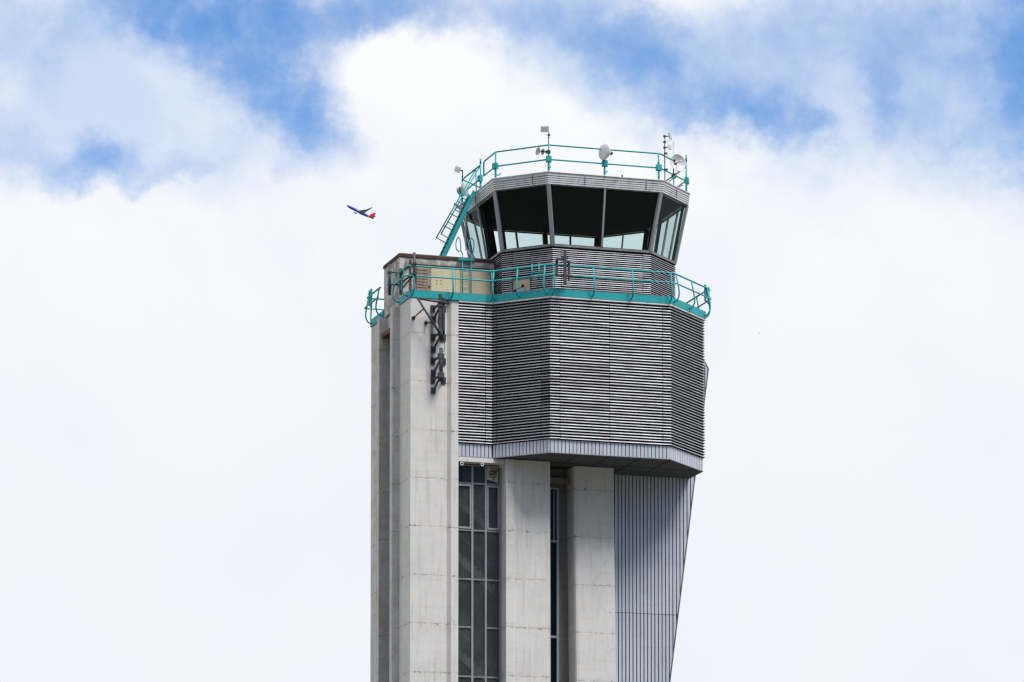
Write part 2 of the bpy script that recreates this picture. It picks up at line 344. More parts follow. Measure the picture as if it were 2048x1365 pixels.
def tag(o, label, cat, group=None):
    o['label'] = label; o['category'] = cat
    if group: o['group'] = group
    return o
def thing(name, label, cat, loc, group=None):
    o = bpy.data.objects.new(name, None); COL.objects.link(o); o.location = loc; o.empty_display_size = .3
    return tag(o, label, cat, group)
def offs(pts, o, closed=False):     # offset an (x,y) polyline to its right-hand side (outwards here)
    n = len(pts); out = []
    for i in range(n):
        p = Vector(pts[i]); d = []
        if closed or i > 0: d.append((p-Vector(pts[i-1])).normalized())
        if closed or i < n-1: d.append((Vector(pts[(i+1) % n])-p).normalized())
        ns = [Vector((t.y, -t.x)) for t in d]
        if len(ns) == 1: q = p+ns[0]*o
        else:
            b = (ns[0]+ns[1]).normalized(); q = p+b*(o/b.dot(ns[0]))
        out.append((q.x, q.y))
    return out
def lerp2(a, b, t): return (a[0]+(b[0]-a[0])*t, a[1]+(b[1]-a[1])*t)
def ring_strip(mb, pts, o0, o1, z0, z1, closed=False, first=0, last=None):
    # solid strip following a polyline between offsets o0 (inner) and o1 (outer), mitred
    A = offs(pts, o0, closed); B = offs(pts, o1, closed); n = len(pts); m = n if closed else n-1
    for i in range(m):
        j = (i+1) % n
        mb.hexa([(*B[i], z0), (*B[j], z0), (*A[j], z0), (*A[i], z0), (*B[i], z1), (*B[j], z1), (*A[j], z1), (*A[i], z1)])
    return mb
def prism_xz(mb, poly, y0, y1):
    n = len(poly); vs = [(x, y0, z) for x, z in poly]+[(x, y1, z) for x, z in poly]
    return mb.add(vs, [tuple(range(n)), tuple(range(2*n-1, n-1, -1))]+[(i, n+i, n+(i+1) % n, (i+1) % n) for i in range(n)])
def rot_about(v, ax, a): return Matrix.Rotation(a, 3, ax) @ Vector(v)

# ------------------------------------------------------------------ ground
g = MB().add([(-30000, -30000, 0), (30000, -30000, 0), (30000, 30000, 0), (-30000, 30000, 0)], [(0, 1, 2, 3)])
M['ground'] = weathered('dry_ground', (.105, .10, .075), (.06, .065, .04), .8, .05, .95)
go = g.build('ground', 'ground'); go['kind'] = 'structure'
M['apron'] = weathered('apron_asphalt', (.075, .075, .078), (.05, .05, .05), .6, .2, .9)
go = MB().add([(-40, -60, .004), (60, -60, .004), (60, 40, .004), (-40, 40, .004)], [(0, 1, 2, 3)]).build('apron', 'apron'); go['kind'] = 'structure'

# ------------------------------------------------------------------ control tower
CX, CY = 3.3, 5.9
tower = thing('control_tower', 'tall concrete airport control tower with dark louvred drum and glazed cab on top', 'control tower', (1.3, 5.9, 0))
ZD0, ZD1 = 44.62, 51.84          # louvred drum
ZS = 43.90                       # underside
ZDECK = 52.30
XL, YF, YB = -6.70, 2.36, 9.88
dA, dB, dC, dD = (-2.36, 2.38), (0, 0), (6.5, 0), (9.32, 2.80)
def mir(p): return (p[0], 2*CY-p[1])
DRUM = [(-4.13, 2.38), dA, dB, dC, dD, mir(dD), mir(dC), mir(dB), mir(dA), (-4.13, 2*CY-2.38)]

# --- concrete shaft
pier = [(XL, YF), (-4.88, YF), (-4.71, 2.60), (-4.52, 2.41), (-4.13, 2.41), (-4.13, 3.6), (-4.6, 4.41), (XL, 4.41)]
MB().prism(pier, 0, 51.925).build('concrete_pier', 'concrete', tower, .015)
MB().prism([(XL, 7.42), (-4.6, 7.42), (-4.13, 8.3), (-4.13, 9.83), (-4.52, 9.83), (-4.71, 9.64), (-4.88, YB), (XL, YB)], 0, 51.925).build('concrete_pier', 'concrete_dirty', tower, .015)
MB().box(-7.07, -6.2, 4.41, 4.92, 0, 51.87).build('pilaster', 'concrete_dirty', tower, .02)
MB().box(-7.07, -6.2, 6.97, 7.41, 0, 51.80).build('pilaster', 'concrete_dirty', tower, .02)
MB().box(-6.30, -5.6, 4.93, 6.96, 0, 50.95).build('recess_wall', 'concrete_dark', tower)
MB().box(-6.95, -6.25, 4.925, 6.965, 50.72, 50.96).build('recess_lintel', 'rust_red', tower, .01)
MB().box(-6.62, -5.6, 4.925, 6.965, 50.965, 51.85).build('recess_wall', 'concrete_dirty', tower)
# recess window: tall dark frame in the western recess
fr = MB().box(-6.42, -6.305, 4.96, 5.04, 0, 50.7); fr.box(-6.42, -6.305, 6.86, 6.94, 0, 50.7); fr.box(-6.42, -6.305, 5.90, 5.97, 0, 50.7)
for z in (33, 37.9, 42.8, 47.7): fr.box(-6.41, -6.306, 5.041, 5.899, z, z+.08); fr.box(-6.41, -6.306, 5.971, 6.859, z, z+.08)
rw = fr.build('recess_window', 'sill', tower)
MB().box(-6.37, -6.355, 5.041, 5.899, .1, 50.69).build('pane', 'slit_glass', rw); MB().box(-6.37, -6.355, 5.971, 6.859, .1, 50.69).build('pane', 'slit_glass', rw)
# column right of the stair window, deep slot, and the leaning column beside the metal wall
MB().prism([(-1.64, 2.29), (-1.20, 2.29), (-1.16, 2.35), (.74, 2.35), (.74, 4.6), (-1.64, 4.6)], 0, ZS-.03).build('concrete_column', 'concrete', tower, .02)
def lean(poly, z0, z1, k): return [(x+k*(38-z0), y, z0) for x, y in poly], [(x+k*(38-z1), y, z1) for x, y in poly]
A_, B_ = lean([(2.30, 3.25), (2.36, 3.14), (2.48, 3.10), (4.47, 3.10), (4.47, 5.4), (2.30, 5.4)], 0, ZS-.03, .0095)
MB().loft(A_, B_).build('concrete_column', 'concrete', tower, .02)
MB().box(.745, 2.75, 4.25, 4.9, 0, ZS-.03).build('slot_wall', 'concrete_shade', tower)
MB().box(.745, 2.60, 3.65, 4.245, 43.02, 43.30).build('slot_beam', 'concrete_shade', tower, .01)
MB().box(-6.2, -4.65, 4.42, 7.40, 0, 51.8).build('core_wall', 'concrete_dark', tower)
MB().box(-4.64, 4.4, 7.0, 9.3, 0, ZS-.05).build('core_wall', 'concrete', tower)
MB().box(-4.60, -1.65, 6.2, 6.6, 0, ZS-.05).build('core_wall', 'room', tower)
MB().box(-1.63, 4.45, 5.5, 6.9, 0, ZS-.05).build('core_wall', 'concrete_dark', tower)
MB().box(-4.62, -4.14, 3.65, 6.15, 0, ZS-.06).build('stairwell_side', 'room', tower)
MB().box(-1.66, -1.645, 3.3, 6.15, 0, ZS-.06).build('stairwell_side', 'room', tower)

# --- stair window
WY = 3.15
win = MB()
rows = [32.72-4.92, 32.72-2.46, 32.72, 35.25, 37.72, 40.24, 42.66]
for z in (0, 5, 10, 15, 20, 24): rows.append(z+.1)
fo = [(-4.125, .05), (-4.05, .05), (-4.05, 43.56), (-1.74, 43.56), (-1.74, .05), (-1.65, .05), (-1.65, 43.62), (-4.125, 43.62)]
prism_xz(win, fo, WY-.06, WY+.06)
sw = win.build('stair_window', 'frame', tower, .006)
for x0, x1 in ((-3.24, -3.13), (-2.52, -2.42)): MB().box(x0, x1, WY-.058, WY+.058, .05, 43.555).build('mullion', 'frame', sw, .006)
COLS = ((-4.045, -3.245), (-3.125, -2.525), (-2.415, -1.745))
for z in rows:
    for i, (x0, x1) in enumerate(COLS):
        if i == 1 and abs(z-(32.72+2.53)) < .1: continue
        MB().box(x0, x1, WY-.045, WY+.045, z-.045, z+.045).build('transom', 'sill', sw)
zr = sorted(rows)+[43.6]
for x0, x1 in COLS:
    for za, zb in zip(zr[:-1], zr[1:]):
        a, b = random.gauss(0, .004), random.gauss(0, .004)
        MB().hexa([(x0, WY+.012+a, za), (x1, WY+.012-a, za), (x1, WY+.02-a, za), (x0, WY+.02+a, za), (x0, WY+.012+a+b, zb), (x1, WY+.012-a+b, zb), (x1, WY+.02-a+b, zb), (x0, WY+.02+a+b, zb)]).build('pane', 'stair_glass', sw)
for x0, x1 in (COLS[0], COLS[2]):       # opening casements, lighter frames
    c = MB(); z0, z1 = 40.31, 42.59
    c.box(x0+.01, x0+.09, WY-.075, WY-.012, z0, z1); c.box(x1-.09, x1-.01, WY-.075, WY-.012, z0, z1)
    c.box(x0+.091, x1-.091, WY-.074, WY-.012, z0, z0+.09); c.box(x0+.091, x1-.091, WY-.074, WY-.012, z1-.09, z1)
    c.build('casement', 'frame', sw, .005)
ln = MB().box(-4.125, -1.66, 2.44, 3.0, 43.64, 43.87).build('window_lintel', 'lintel', tower, .01)
for x, z in ((-3.93, 43.52), (-2.85, 43.55), (-1.83, 43.52)):
    MB().tube([(x+.075*math.cos(a), 2.47, z+.075*math.sin(a)) for a in [2*math.pi*k/16 for k in range(16)]], .022, 6, closed=True).build('ring_hook', 'light_trim', ln)
# stairs seen behind the glass: flights falling to the right
for zb in (28.3, 33.25, 38.2, 43.15-2.0):
    st = MB(); y0, y1 = 3.75, 4.65; n = 9; x0, x1 = -4.05, -1.75; zt, drop = zb+1.2, 2.0
    dx = (x1-x0)/n; dz = drop/n
    for k in range(n):
        a = x0+dx*k; z = zt-dz*k
        st.box(a, a+dx*1.02, y0+.03, y1, z-dz*1.0-.05, z-.02)
    st.hexa([(x0, y0, zt-.42), (x1, y0, zt-.42-drop), (x1, y0+.02, zt-.42-drop), (x0, y0+.02, zt-.42), (x0, y0, zt-.14), (x1, y0, zt-.14-drop), (x1, y0+.02, zt-.14-drop), (x0, y0+.02, zt-.14)])
    st.build('stair_flight', 'step', tower)
    MB().tube([(x0, 3.62, zt+.95), (x1, 3.62, zt+.95-drop)], .028, 6).build('stair_handrail', 'sill', tower)
    up = MB(); up.hexa([(x0, 4.9, zt-2.9), (x1, 4.9, zt-1.0), (x1, 5.9, zt-1.0), (x0, 5.9, zt-2.9), (x0, 4.9, zt-2.6), (x1, 4.9, zt-.7), (x1, 5.9, zt-.7), (x0, 5.9, zt-2.6)])
    up.build('stair_flight', 'room', tower)

# --- slit window in the deep slot
sl_ = MB(); sl_.box(1.08, 1.16, 4.12, 4.245, .1, 42.86); sl_.box(1.26, 1.34, 4.14, 4.245, .1, 42.78); sl_.box(1.66, 1.78, 4.12, 4.245, .1, 42.86); sl_.box(1.161, 1.659, 4.13, 4.245, 42.78, 42.87)
sl_.box(1.50, 1.55, 4.16, 4.245, 40.05, 42.7)
for z in (40.02, 35.05, 30, 25, 20, 15, 10, 5): sl_.box(1.341, 1.659, 4.13, 4.245, z, z+.11)
sg = sl_.build('slit_window', 'frame', tower)
MB().box(1.341, 1.659, 4.215, 4.225, .1, 42.77).build('pane', 'slit_glass', sg)
MB().box(1.345, 1.655, 4.228, 4.248, .1, 42.76).build('pane_back', 'black', sg)

# --- ribbed metal wedge (flares outwards with height)
FX0, FY0, FY1 = 4.52, 5.02, 6.78
def fin_right(z): return 3.76+.1316*z
body = MB()
poly = [(FX0, 0), (FX0, 5.8), (10.26, 49.4), (10.26, 49.8), (9.55, 51.2), (4.0, 51.2), (3.9, 0)]
prism_xz(body, [(4.40, 5.2), (10.22, 49.42), (10.22, 49.8), (9.55, 51.15), (4.40, 51.15)], FY0+.075, FY1-.075)
body.build('wedge_wall', 'seam', tower)
ribs = MB(); pitch = .2; gapw = .054
x = FX0
def zlow(x): return max(5.9, (x-3.76)/.1316+.1)
def zhigh(x): return 51.1 if x < 9.5 else 51.1-(x-9.5)*1.85
while x < 10.2:
    xa, xb = x, min(x+pitch-gapw, 10.25)
    for (za, zb) in ((0, 36.66), (36.69, 60)):
        b0, b1 = max(zlow(xa), za), max(zlow(xb), za); t0, t1 = min(zhigh(xa), zb), min(zhigh(xb), zb)
        if b0 > t0 or b1 > t1: continue
        for (ya, yb) in ((FY0, FY0+.074), (FY1-.074, FY1)):
            ribs.hexa([(xa, ya, b0), (xb, ya, b1), (xb, yb, b1), (xa, yb, b0), (xa+.012, ya, t0), (xb-.0, ya, t1), (xb, yb, t1), (xa, yb, t0)])
    x += pitch
ribs.build('ribbed_cladding', 'rib', tower)
ed = MB().tube([(fin_right(5.9)-.015, FY0+.03, 5.9), (fin_right(49.8)-.01, FY0+.03, 49.8), (9.6, FY0+.03, 51.1)], .05, 6)
ed.build('edge_trim', 'sill', tower)

# --- drum: dark backing, louvre blades by panel, ribbed skirt, underside
bk = MB(); ring_strip(bk, DRUM, -.35, -.12, ZD0-.02, ZD1); bk.build('drum_wall', 'black', tower)
def louvres(pts, face, z0, z1, pitch, prof, splits, parent, zlo=None, wearfn=None, seam=.012, name='louvre_panel'):
    n = max(1, round((z1-z0)/pitch)); pitch = (z1-z0)/n
    os_ = {}
    for k in range(len(splits)-1):
        mb = MB(); ln_ = (Vector(pts[face+1])-Vector(pts[face])).length
        ta, tb = splits[k], splits[k+1]
        ta += (seam/ln_ if k > 0 else 0); tb -= (seam/ln_ if k < len(splits)-2 else 0)
        for i in range(n):
            z = z0+i*pitch
            if zlo and zlo[k] is not None and z < zlo[k]: continue
            j1 = random.gauss(0, .0035); j2 = random.gauss(0, .0035); mb.wear = .0001+max(0, random.gauss(.05, .12))
            if wearfn: mb.wear = min(.85, mb.wear+wearfn(k, z))
            sect = []
            for t, jj in ((ta, j1), (tb, j2)):
                sct = []
                for q, (o, dz) in enumerate(prof):
                    oo = o+(jj if 0 < q < len(prof)-1 else 0); key = round(oo, 4)
                    P_ = offs(pts, oo); sct.append((*lerp2(P_[face], P_[face+1], t), z+dz*pitch+jj*.9))
                sect.append(sct)
            mb.loft(sect[0], sect[1])
        mb.build(name, 'louvre', parent)
PROF = [(0, .03), (-.008, .15), (-.019, .29), (-.033, .41), (-.060, .41), (-.050, .03)]
def w_bc(k, z):
    if k == 0: return random.uniform(.35, .75) if 46.4 < z < 48.3 and random.random() < .75 else .05
    if k == 1: return random.uniform(.25, .6) if 46.2 < z < 48.5 and random.random() < .65 else (.2 if random.random() < .12 else 0)
    if k == 2: return .10 if random.random() < .1 else 0
    return .22 if random.random() < .12 else 0
def w_ab(k, z): return (random.uniform(.4, .8) if (k == 2 and 46.3 < z < 48.3 and random.random() < .75) else .08)
louvres(DRUM, 0, ZD0, ZD1, .146, PROF, [0, .80, 1], tower, None, lambda k, z: .3 if random.random() < .1 else 0)
louvres(DRUM, 1, ZD0, ZD1, .146, PROF, [0, .08, .84, 1], tower, None, w_ab)
louvres(DRUM, 2, ZD0, ZD1, .146, PROF, [0, .08, .49, .93, 1], tower, None, w_bc)
louvres(DRUM, 3, ZD0, ZD1, .146, PROF, [0, 1], tower)
for f in range(4, 9): louvres(DRUM, f, ZD0, ZD1, .146, PROF, [0, 1], tower)
# skirt of upright metal pans
SK = offs(DRUM, -.10)
for f in range(0, 9):
    p0, p1 = Vector(SK[f]), Vector(SK[f+1]); ln_ = (p1-p0).length; n = max(2, round(ln_/.2)); d = (p1-p0)/n
    nr = Vector((d.y, -d.x)).normalized(); mb = MB()
    for i in range(n):
        a = p0+d*(i+.11); b = p0+d*(i+.89)
        if f in (1,) and i == 0: a = p0+d*.3
        q = [a, b, b-nr*.05, a-nr*.05]
        mb.hexa([(v.x, v.y, ZS+.03) for v in q]+[(v.x, v.y, ZD0-.05) for v in q])
    mb.build('skirt_panel', 'rib', tower)
    back = MB(); q = [p0-nr*.04, p1-nr*.04, p1-nr*.12, p0-nr*.12]; back.hexa([(v.x, v.y, ZS+.02) for v in q]+[(v.x, v.y, ZD0-.03) for v in q]); back.build('skirt_back', 'seam', tower)
    tr_ = MB(); q = [p0+nr*.006, p1+nr*.006, p1-nr*.04, p0-nr*.04]; tr_.hexa([(v.x, v.y, ZS-.01) for v in q]+[(v.x, v.y, ZS+.028) for v in q]); tr_.build('skirt_trim', 'frame', tower)
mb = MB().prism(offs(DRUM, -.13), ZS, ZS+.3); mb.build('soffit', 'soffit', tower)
jt = MB()
for xx in (1.6, 3.25, 4.9, 6.5): jt.box(xx-.015, xx+.015, .16, 5.0, ZS-.012, ZS-.001)
jt.box(-.4, 9.1, 2.62, 2.65, ZS-.011, ZS-.002); jt.build('soffit_joint', 'black', tower)

# --- balcony deck with teal edge
EDGE = [(XL-.05, 4.42), (XL-.05, YF-.04), (-2.38, YF-.04), (-.02, -.05), (6.52, -.05), (9.38, 2.78), (9.38, 2*CY-2.78), (6.52, 2*CY+.05), (-.02, 2*CY+.05), (-2.38, YB+.04), (XL-.05, YB+.04), (XL-.05, 7.40)]
ring_strip(MB(), EDGE, -.04, 0, 51.93, ZDECK).build('balcony_edge', 'teal', tower)
ring_strip(MB(), EDGE, -.40, -.041, 51.95, ZDECK+.03).build('balcony_kerb', 'sill', tower)
ring_strip(MB(), DRUM, -.2, .035, 51.845, 51.925).build('drum_trim', 'light_trim', tower)
MB().prism([mir(p) if 0 else p for p in offs(EDGE, -.3)], 51.96, ZDECK-.02).build('balcony_deck', 'concrete_dark', tower)

# --- penthouse block on the west of the deck
PX0, PX1, PY0, PY1, PZ = XL, -1.62, 4.42, 7.39, 54.48
MB().box(PX0, PX1, PY0, PY1, 51.9, PZ).build('penthouse_wall', 'concrete_patched', tower, .015)
co = MB(); co.box(PX0-.05, PX1-.02, PY0-.05, PY1+.05, PZ+.002, PZ+.15); co.build('penthouse_coping', 'rust', tower, .01)
MB().box(PX0-.02, PX1-.04, PY0-.02, PY1+.02, PZ+.151, PZ+.19).build('penthouse_roof', 'roofing', tower)
MB().box(-6.18, -1.85, PY0-.06, PY0-.002, 54.10, 54.15).build('drip_strip', 'rust', tower)
# cream panel with a rounded upper right corner
yp = [(-5.02, 52.32), (-1.86, 52.32), (-1.86, 53.62)]+[(-2.2+.34*math.cos(R_(a)), 53.72+.34*math.sin(R_(a))) for a in range(0, 91, 15)]+[(-5.02, 54.06)]
mb = MB(); n = len(yp)
prism_xz(mb, yp, PY0-.03, PY0-.003); ypn = mb.build('cream_panel', 'yellow_panel', tower, .006)
yq = [(-2.9, 54.16), (-1.66, 54.16), (-1.66, 52.32), (-1.83, 52.32), (-1.83, 53.72)]+[(-2.2+.37*math.cos(R_(a)), 53.72+.40*math.sin(R_(a))) for a in range(0, 91, 15)]
for xx, zz in ((-4.72, 53.35), (-4.50, 53.38), (-4.72, 53.18), (-4.50, 53.20)): MB().revolve((xx, PY0-.035, zz), (0, -1, 0), [(0, .025), (.004, .025), (.004, .0)], 10).build('bolt_hole', 'black', ypn)
sm_ = MB(); sm_.box(-3.72, -3.705, PY0-.034, PY0-.0305, 52.35, 54.04); sm_.build('panel_seam', 'sill', ypn)
# boarded vent
vt = MB(); zz = 52.62
MB().box(-5.88, -5.06, PY0-.045, PY0-.004, 52.36, 54.12).build('vent_frame', 'wood', tower, .005)
for k in range(9): vt.hexa([(-5.80, PY0-.09, zz+.0), (-5.25, PY0-.09, zz), (-5.25, PY0-.046, zz+.05), (-5.80, PY0-.046, zz+.05), (-5.80, PY0-.09, zz+.10), (-5.25, PY0-.09, zz+.10), (-5.25, PY0-.046, zz+.13), (-5.80, PY0-.046, zz+.13)]); zz += .152
vt.build('vent_slat', 'wood', tower)
MB().revolve((-5.13, PY0-.05, 53.0), (0, -1, 0), [(0, .05), (.01, .05), (.01, 0)], 12).build('vent_hole', 'black', tower)
MB().box(-6.17, -6.08, PY0-.09, PY0-.004, 52.4, 54.35).build('rust_pipe', 'rust_red', tower, .02)
sp = MB(); sp.tube([(-6.35, PY0-.02, 54.22), (-6.35, PY0-.22, 54.2)], .035, 8); sp.box(-6.42, -6.28, PY0-.26, PY0-.16, 54.14, 54.22); sp.build('wall_lamp', 'galv', tower)

# --- cab base with fine louvres
def octo(h, leg, cx=3.16, cy=5.9):
    k = h-leg
    return [(cx-h, cy-k), (cx-k, cy-h), (cx+k, cy-h), (cx+h, cy-k), (cx+h, cy+k), (cx+k, cy+h), (cx-k, cy+h), (cx-h, cy+k)]
SILL = octo(4.73, 2.08); HEAD = octo(5.27, 2.22); FAS = octo(5.37, 2.25)
ZB0, ZSILL, ZHEAD, ZROOF = 52.33, 54.85, 57.88, 58.50
def closed(p): return p+[p[0]]
ring_strip(MB(), SILL, -.45, -.09, 52.0, ZSILL-.06, True).build('cab_base_wall', 'black', tower)
PR2 = [(0, .03), (-.010, .24), (-.024, .42), (-.045, .42), (-.036, .03)]
SC = closed(SILL)
def w_cab(k, z): return .25 if random.random() < .06 else 0
louvres(SC, 7, ZB0, ZSILL-.09, .104, PR2, [0, 1], tower)
louvres(SC, 0, ZB0, ZSILL-.09, .104, PR2, [0, .20, .57, 1], tower, [None, 53.42, None], w_cab)
louvres(SC, 1, ZB0, ZSILL-.09, .104, PR2, [0, .085, .92, 1], tower, None, w_cab)
louvres(SC, 2, ZB0, ZSILL-.09, .104, PR2, [0, 1], tower)
for f in (3, 4, 5, 6): louvres(SC, f, ZB0, ZSILL-.09, .104, PR2, [0, 1], tower)
ring_strip(MB(), SILL, -.5, .03, ZSILL-.055, ZSILL+.03, True).build('cab_sill', 'sill', tower)
ring_strip(MB(), SILL, -.40, -.03, ZSILL-.10, ZSILL-.058, True).build('sill_flashing', 'black', tower)
# torn-open bay: bare board with a broken hole
def on_ab(t, o): P_ = offs(SC, o); return lerp2(P_[0], P_[1], t)
def ab_box(mb, t0, t1, o0, o1, z0, z1):
    q = [on_ab(t0, o1), on_ab(t1, o1), on_ab(t1, o0), on_ab(t0, o0)]
    return mb.hexa([(*p, z0) for p in q]+[(*p, z1) for p in q])
bd = MB(); ts = [(.225, 53.28), (.225, 52.75), (.27, 52.82), (.36, 52.86), (.405, 53.05), (.44, 52.90), (.47, 52.72), (.49, 52.40), (.55, 52.40), (.55, 53.28)]
fr_ = [(*on_ab(t, -.045), z) for t, z in ts]; bk_ = [(*on_ab(t, -.075), z) for t, z in ts]
bd.loft(fr_, bk_); bdo = bd.build('bare_board', 'old_board', tower)
ab_box(MB(), .205, .225, -.088, -.02, 52.36, 53.36).build('bay_post', 'wood_dark', tower); ab_box(MB(), .552, .568, -.088, -.02, 52.36, 53.36).build('bay_post', 'wood_dark', tower)
ab_box(MB(), .2255, .5515, -.088, -.025, 53.29, 53.40).build('bay_header', 'wood_dark', tower)
ab_box(MB(), .275, .46, -.086, -.077, 52.40, 52.86).build('inner_sheet', 'frame', tower)

# --- cab glazing: sloping windows, mullions, floor, ceiling
def bar(mb, p0, p1, nrm, hw, hd):
    p0, p1 = Vector(p0), Vector(p1); t = (p1-p0).normalized(); n = Vector(nrm); n = (n-t*n.dot(t)).normalized(); s = t.cross(n)
    return mb.obox((p0+p1)/2, t, s, n, (p1-p0).length/2, hw, hd)
faces = range(8)
for i in faces:
    a0, a1 = SILL[i], HEAD[i]
    nrm = (a1[0]-3.16, a1[1]-5.9, 0)
    o0 = offs(SILL, -.03, True)[i]; o1 = offs(HEAD, -.03, True)[i]
    bar(MB(), (*o0, ZSILL+.03), (*o1, ZHEAD), nrm, .10, .07).build('corner_mullion', 'frame', tower, .01)
PANES = {0: 1, 1: 2, 2: 1, 3: 4, 4: 2, 5: 4, 6: 2, 7: 2}
for i in faces:
    j = (i+1) % 8; n = PANES[i]
    S0, S1, H0, H1 = Vector((*SILL[i], ZSILL+.03)), Vector((*SILL[j], ZSILL+.03)), Vector((*HEAD[i], ZHEAD)), Vector((*HEAD[j], ZHEAD))
    nr = (S1-S0).cross(H0-S0).normalized()
    wfr = MB(); w = .035
    def P(u, v, d=0): return (S0.lerp(S1, u)).lerp(H0.lerp(H1, u), v)+nr*d
    eu = .10/(S1-S0).length
    def slab(mb, u0, u1, v0, v1, d0, d1): return mb.hexa([P(u0, v0, d0), P(u1, v0, d0), P(u1, v0, d1), P(u0, v0, d1), P(u0, v1, d0), P(u1, v1, d0), P(u1, v1, d1), P(u0, v1, d1)])
    co_ = ((eu*.6, .001), (1-eu*.6, .001), (1-eu*.6, .999), (eu*.6, .999)); ci_ = ((eu, .018), (1-eu, .018), (1-eu, .985), (eu, .985))
    vs = [P(u, v, d) for d in (-.07, -.005) for u, v in co_+ci_]
    fs = []
    for k in range(4):
        m_ = (k+1) % 4; fs += [(k, m_, 4+m_, 4+k), (8+k, 12+k, 12+m_, 8+m_), (k, 8+k, 8+m_, m_), (4+k, 4+m_, 12+m_, 12+k)]
    wfr.add(vs, fs)
    wo_ = wfr.build('cab_window', 'sill', tower)
    for k in range(1, n): slab(MB(), k/n-.008, k/n+.008, .019, .984, -.07, .03).build('mullion', 'frame', wo_)
    for k in range(n):
        if i == 7 and k == 1: continue                   # this pane is gone
        u0 = eu if k == 0 else k/n+.009; u1 = 1-eu if k == n-1 else (k+1)/n-.009
        slab(MB(), u0, u1, .019, .984, -.045, -.033).build('pane', 'cab_glass', wo_)
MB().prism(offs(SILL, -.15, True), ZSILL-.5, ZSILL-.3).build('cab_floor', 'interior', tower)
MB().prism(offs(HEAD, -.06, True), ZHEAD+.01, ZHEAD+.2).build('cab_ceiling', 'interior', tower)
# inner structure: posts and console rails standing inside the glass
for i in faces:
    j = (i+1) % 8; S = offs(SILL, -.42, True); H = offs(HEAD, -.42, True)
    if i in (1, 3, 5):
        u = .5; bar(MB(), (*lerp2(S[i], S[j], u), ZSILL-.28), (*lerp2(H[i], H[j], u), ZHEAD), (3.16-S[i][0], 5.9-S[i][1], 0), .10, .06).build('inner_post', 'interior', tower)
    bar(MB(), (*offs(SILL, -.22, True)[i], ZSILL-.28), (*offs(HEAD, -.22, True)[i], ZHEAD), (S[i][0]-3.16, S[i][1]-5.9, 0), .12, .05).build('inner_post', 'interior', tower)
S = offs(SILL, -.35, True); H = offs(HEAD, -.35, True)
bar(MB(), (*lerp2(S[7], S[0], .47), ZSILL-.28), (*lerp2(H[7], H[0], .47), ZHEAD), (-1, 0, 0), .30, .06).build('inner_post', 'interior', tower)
# --- fascia and roof
fz = MB(); ring_strip(fz, FAS, -.4, -.02, 58.31, ZROOF-.035, True); fz.build('roof_edge', 'fascia', tower)
ring_strip(MB(), FAS, -.42, .03, ZROOF-.034, ZROOF, True).build('gravel_stop', 'light_trim', tower)
fb = MB(); z = ZHEAD+.005; k = 0
for dz, o in ((.10, -.075), (.105, -.06), (.105, -.045), (.10, -.03)):
    ring_strip(fb, FAS, -.35, o, z, z+dz-.028, True); ring_strip(fb, FAS, -.34, o-.065, z+dz-.028, z+dz, True); z += dz
fb.build('fascia_rib', 'fascia', tower)
MB().prism(offs(FAS, -.3, True), ZHEAD+.21, ZROOF-.06).build('cab_roof', 'roofing', tower)
sj = MB()
for f, t in ((0, .72), (1, .85), (1, .32), (2, .5), (7, .5)):
    Pn = offs(FAS, -.019, True); Po = offs(FAS, -.0005, True); j = (f+1) % 8; l = (Vector(FAS[f])-Vector(FAS[j])).length
    q = [lerp2(Po[f], Po[j], t), lerp2(Po[f], Po[j], t+.012/l*2), lerp2(Pn[f], Pn[j], t+.012/l*2), lerp2(Pn[f], Pn[j], t)]
    sj.hexa([(*p, ZHEAD+.02) for p in q]+[(*p, 58.40) for p in q])
sj.build('fascia_joint', 'rust_red', tower)
# rainwater pipe from the fascia down to the penthouse roof
MB().tube([(-2.16, 7.75, 57.9), (-2.16, 7.72, 57.6), (-2.16, 7.70, 56.2), (-2.14, 7.65, 55.9), (-2.0, 7.1, 55.45), (-1.9, 6.9, 55.1), (-1.9, 6.85, 54.66)], .075, 10).build('rainwater_pipe', 'galv', tower)

# ------------------------------------------------------------------ guard rails
def ringpts(pts, o, z): return [(*p, z) for p in offs(pts, o)]
def bow_post(mb, p, nrm, zt):       # foot on the edge board, belly outwards, then up to the top rail
    n = Vector((*nrm, 0)).normalized(); p = Vector((*p, 0))
    prof = [(.0, 52.06), (.10, 52.07), (.22, 52.15), (.30, 52.30), (.33, 52.48), (.31, 52.68), (.255, 52.97), (.15, zt)]
    return mb.tube([p+n*o+UP*z for o, z in prof], .042, 8)
ZT, ZM = 53.50, 52.97
rail = thing('balcony_railing', 'teal tubular guard rail with bowed posts around the balcony under the glazed cab', 'railing', (3.3, 5.9, ZDECK), 'teal guard rails of the tower')
FULL = EDGE[:]
tp = offs(EDGE, .15); md = offs(EDGE, .255)
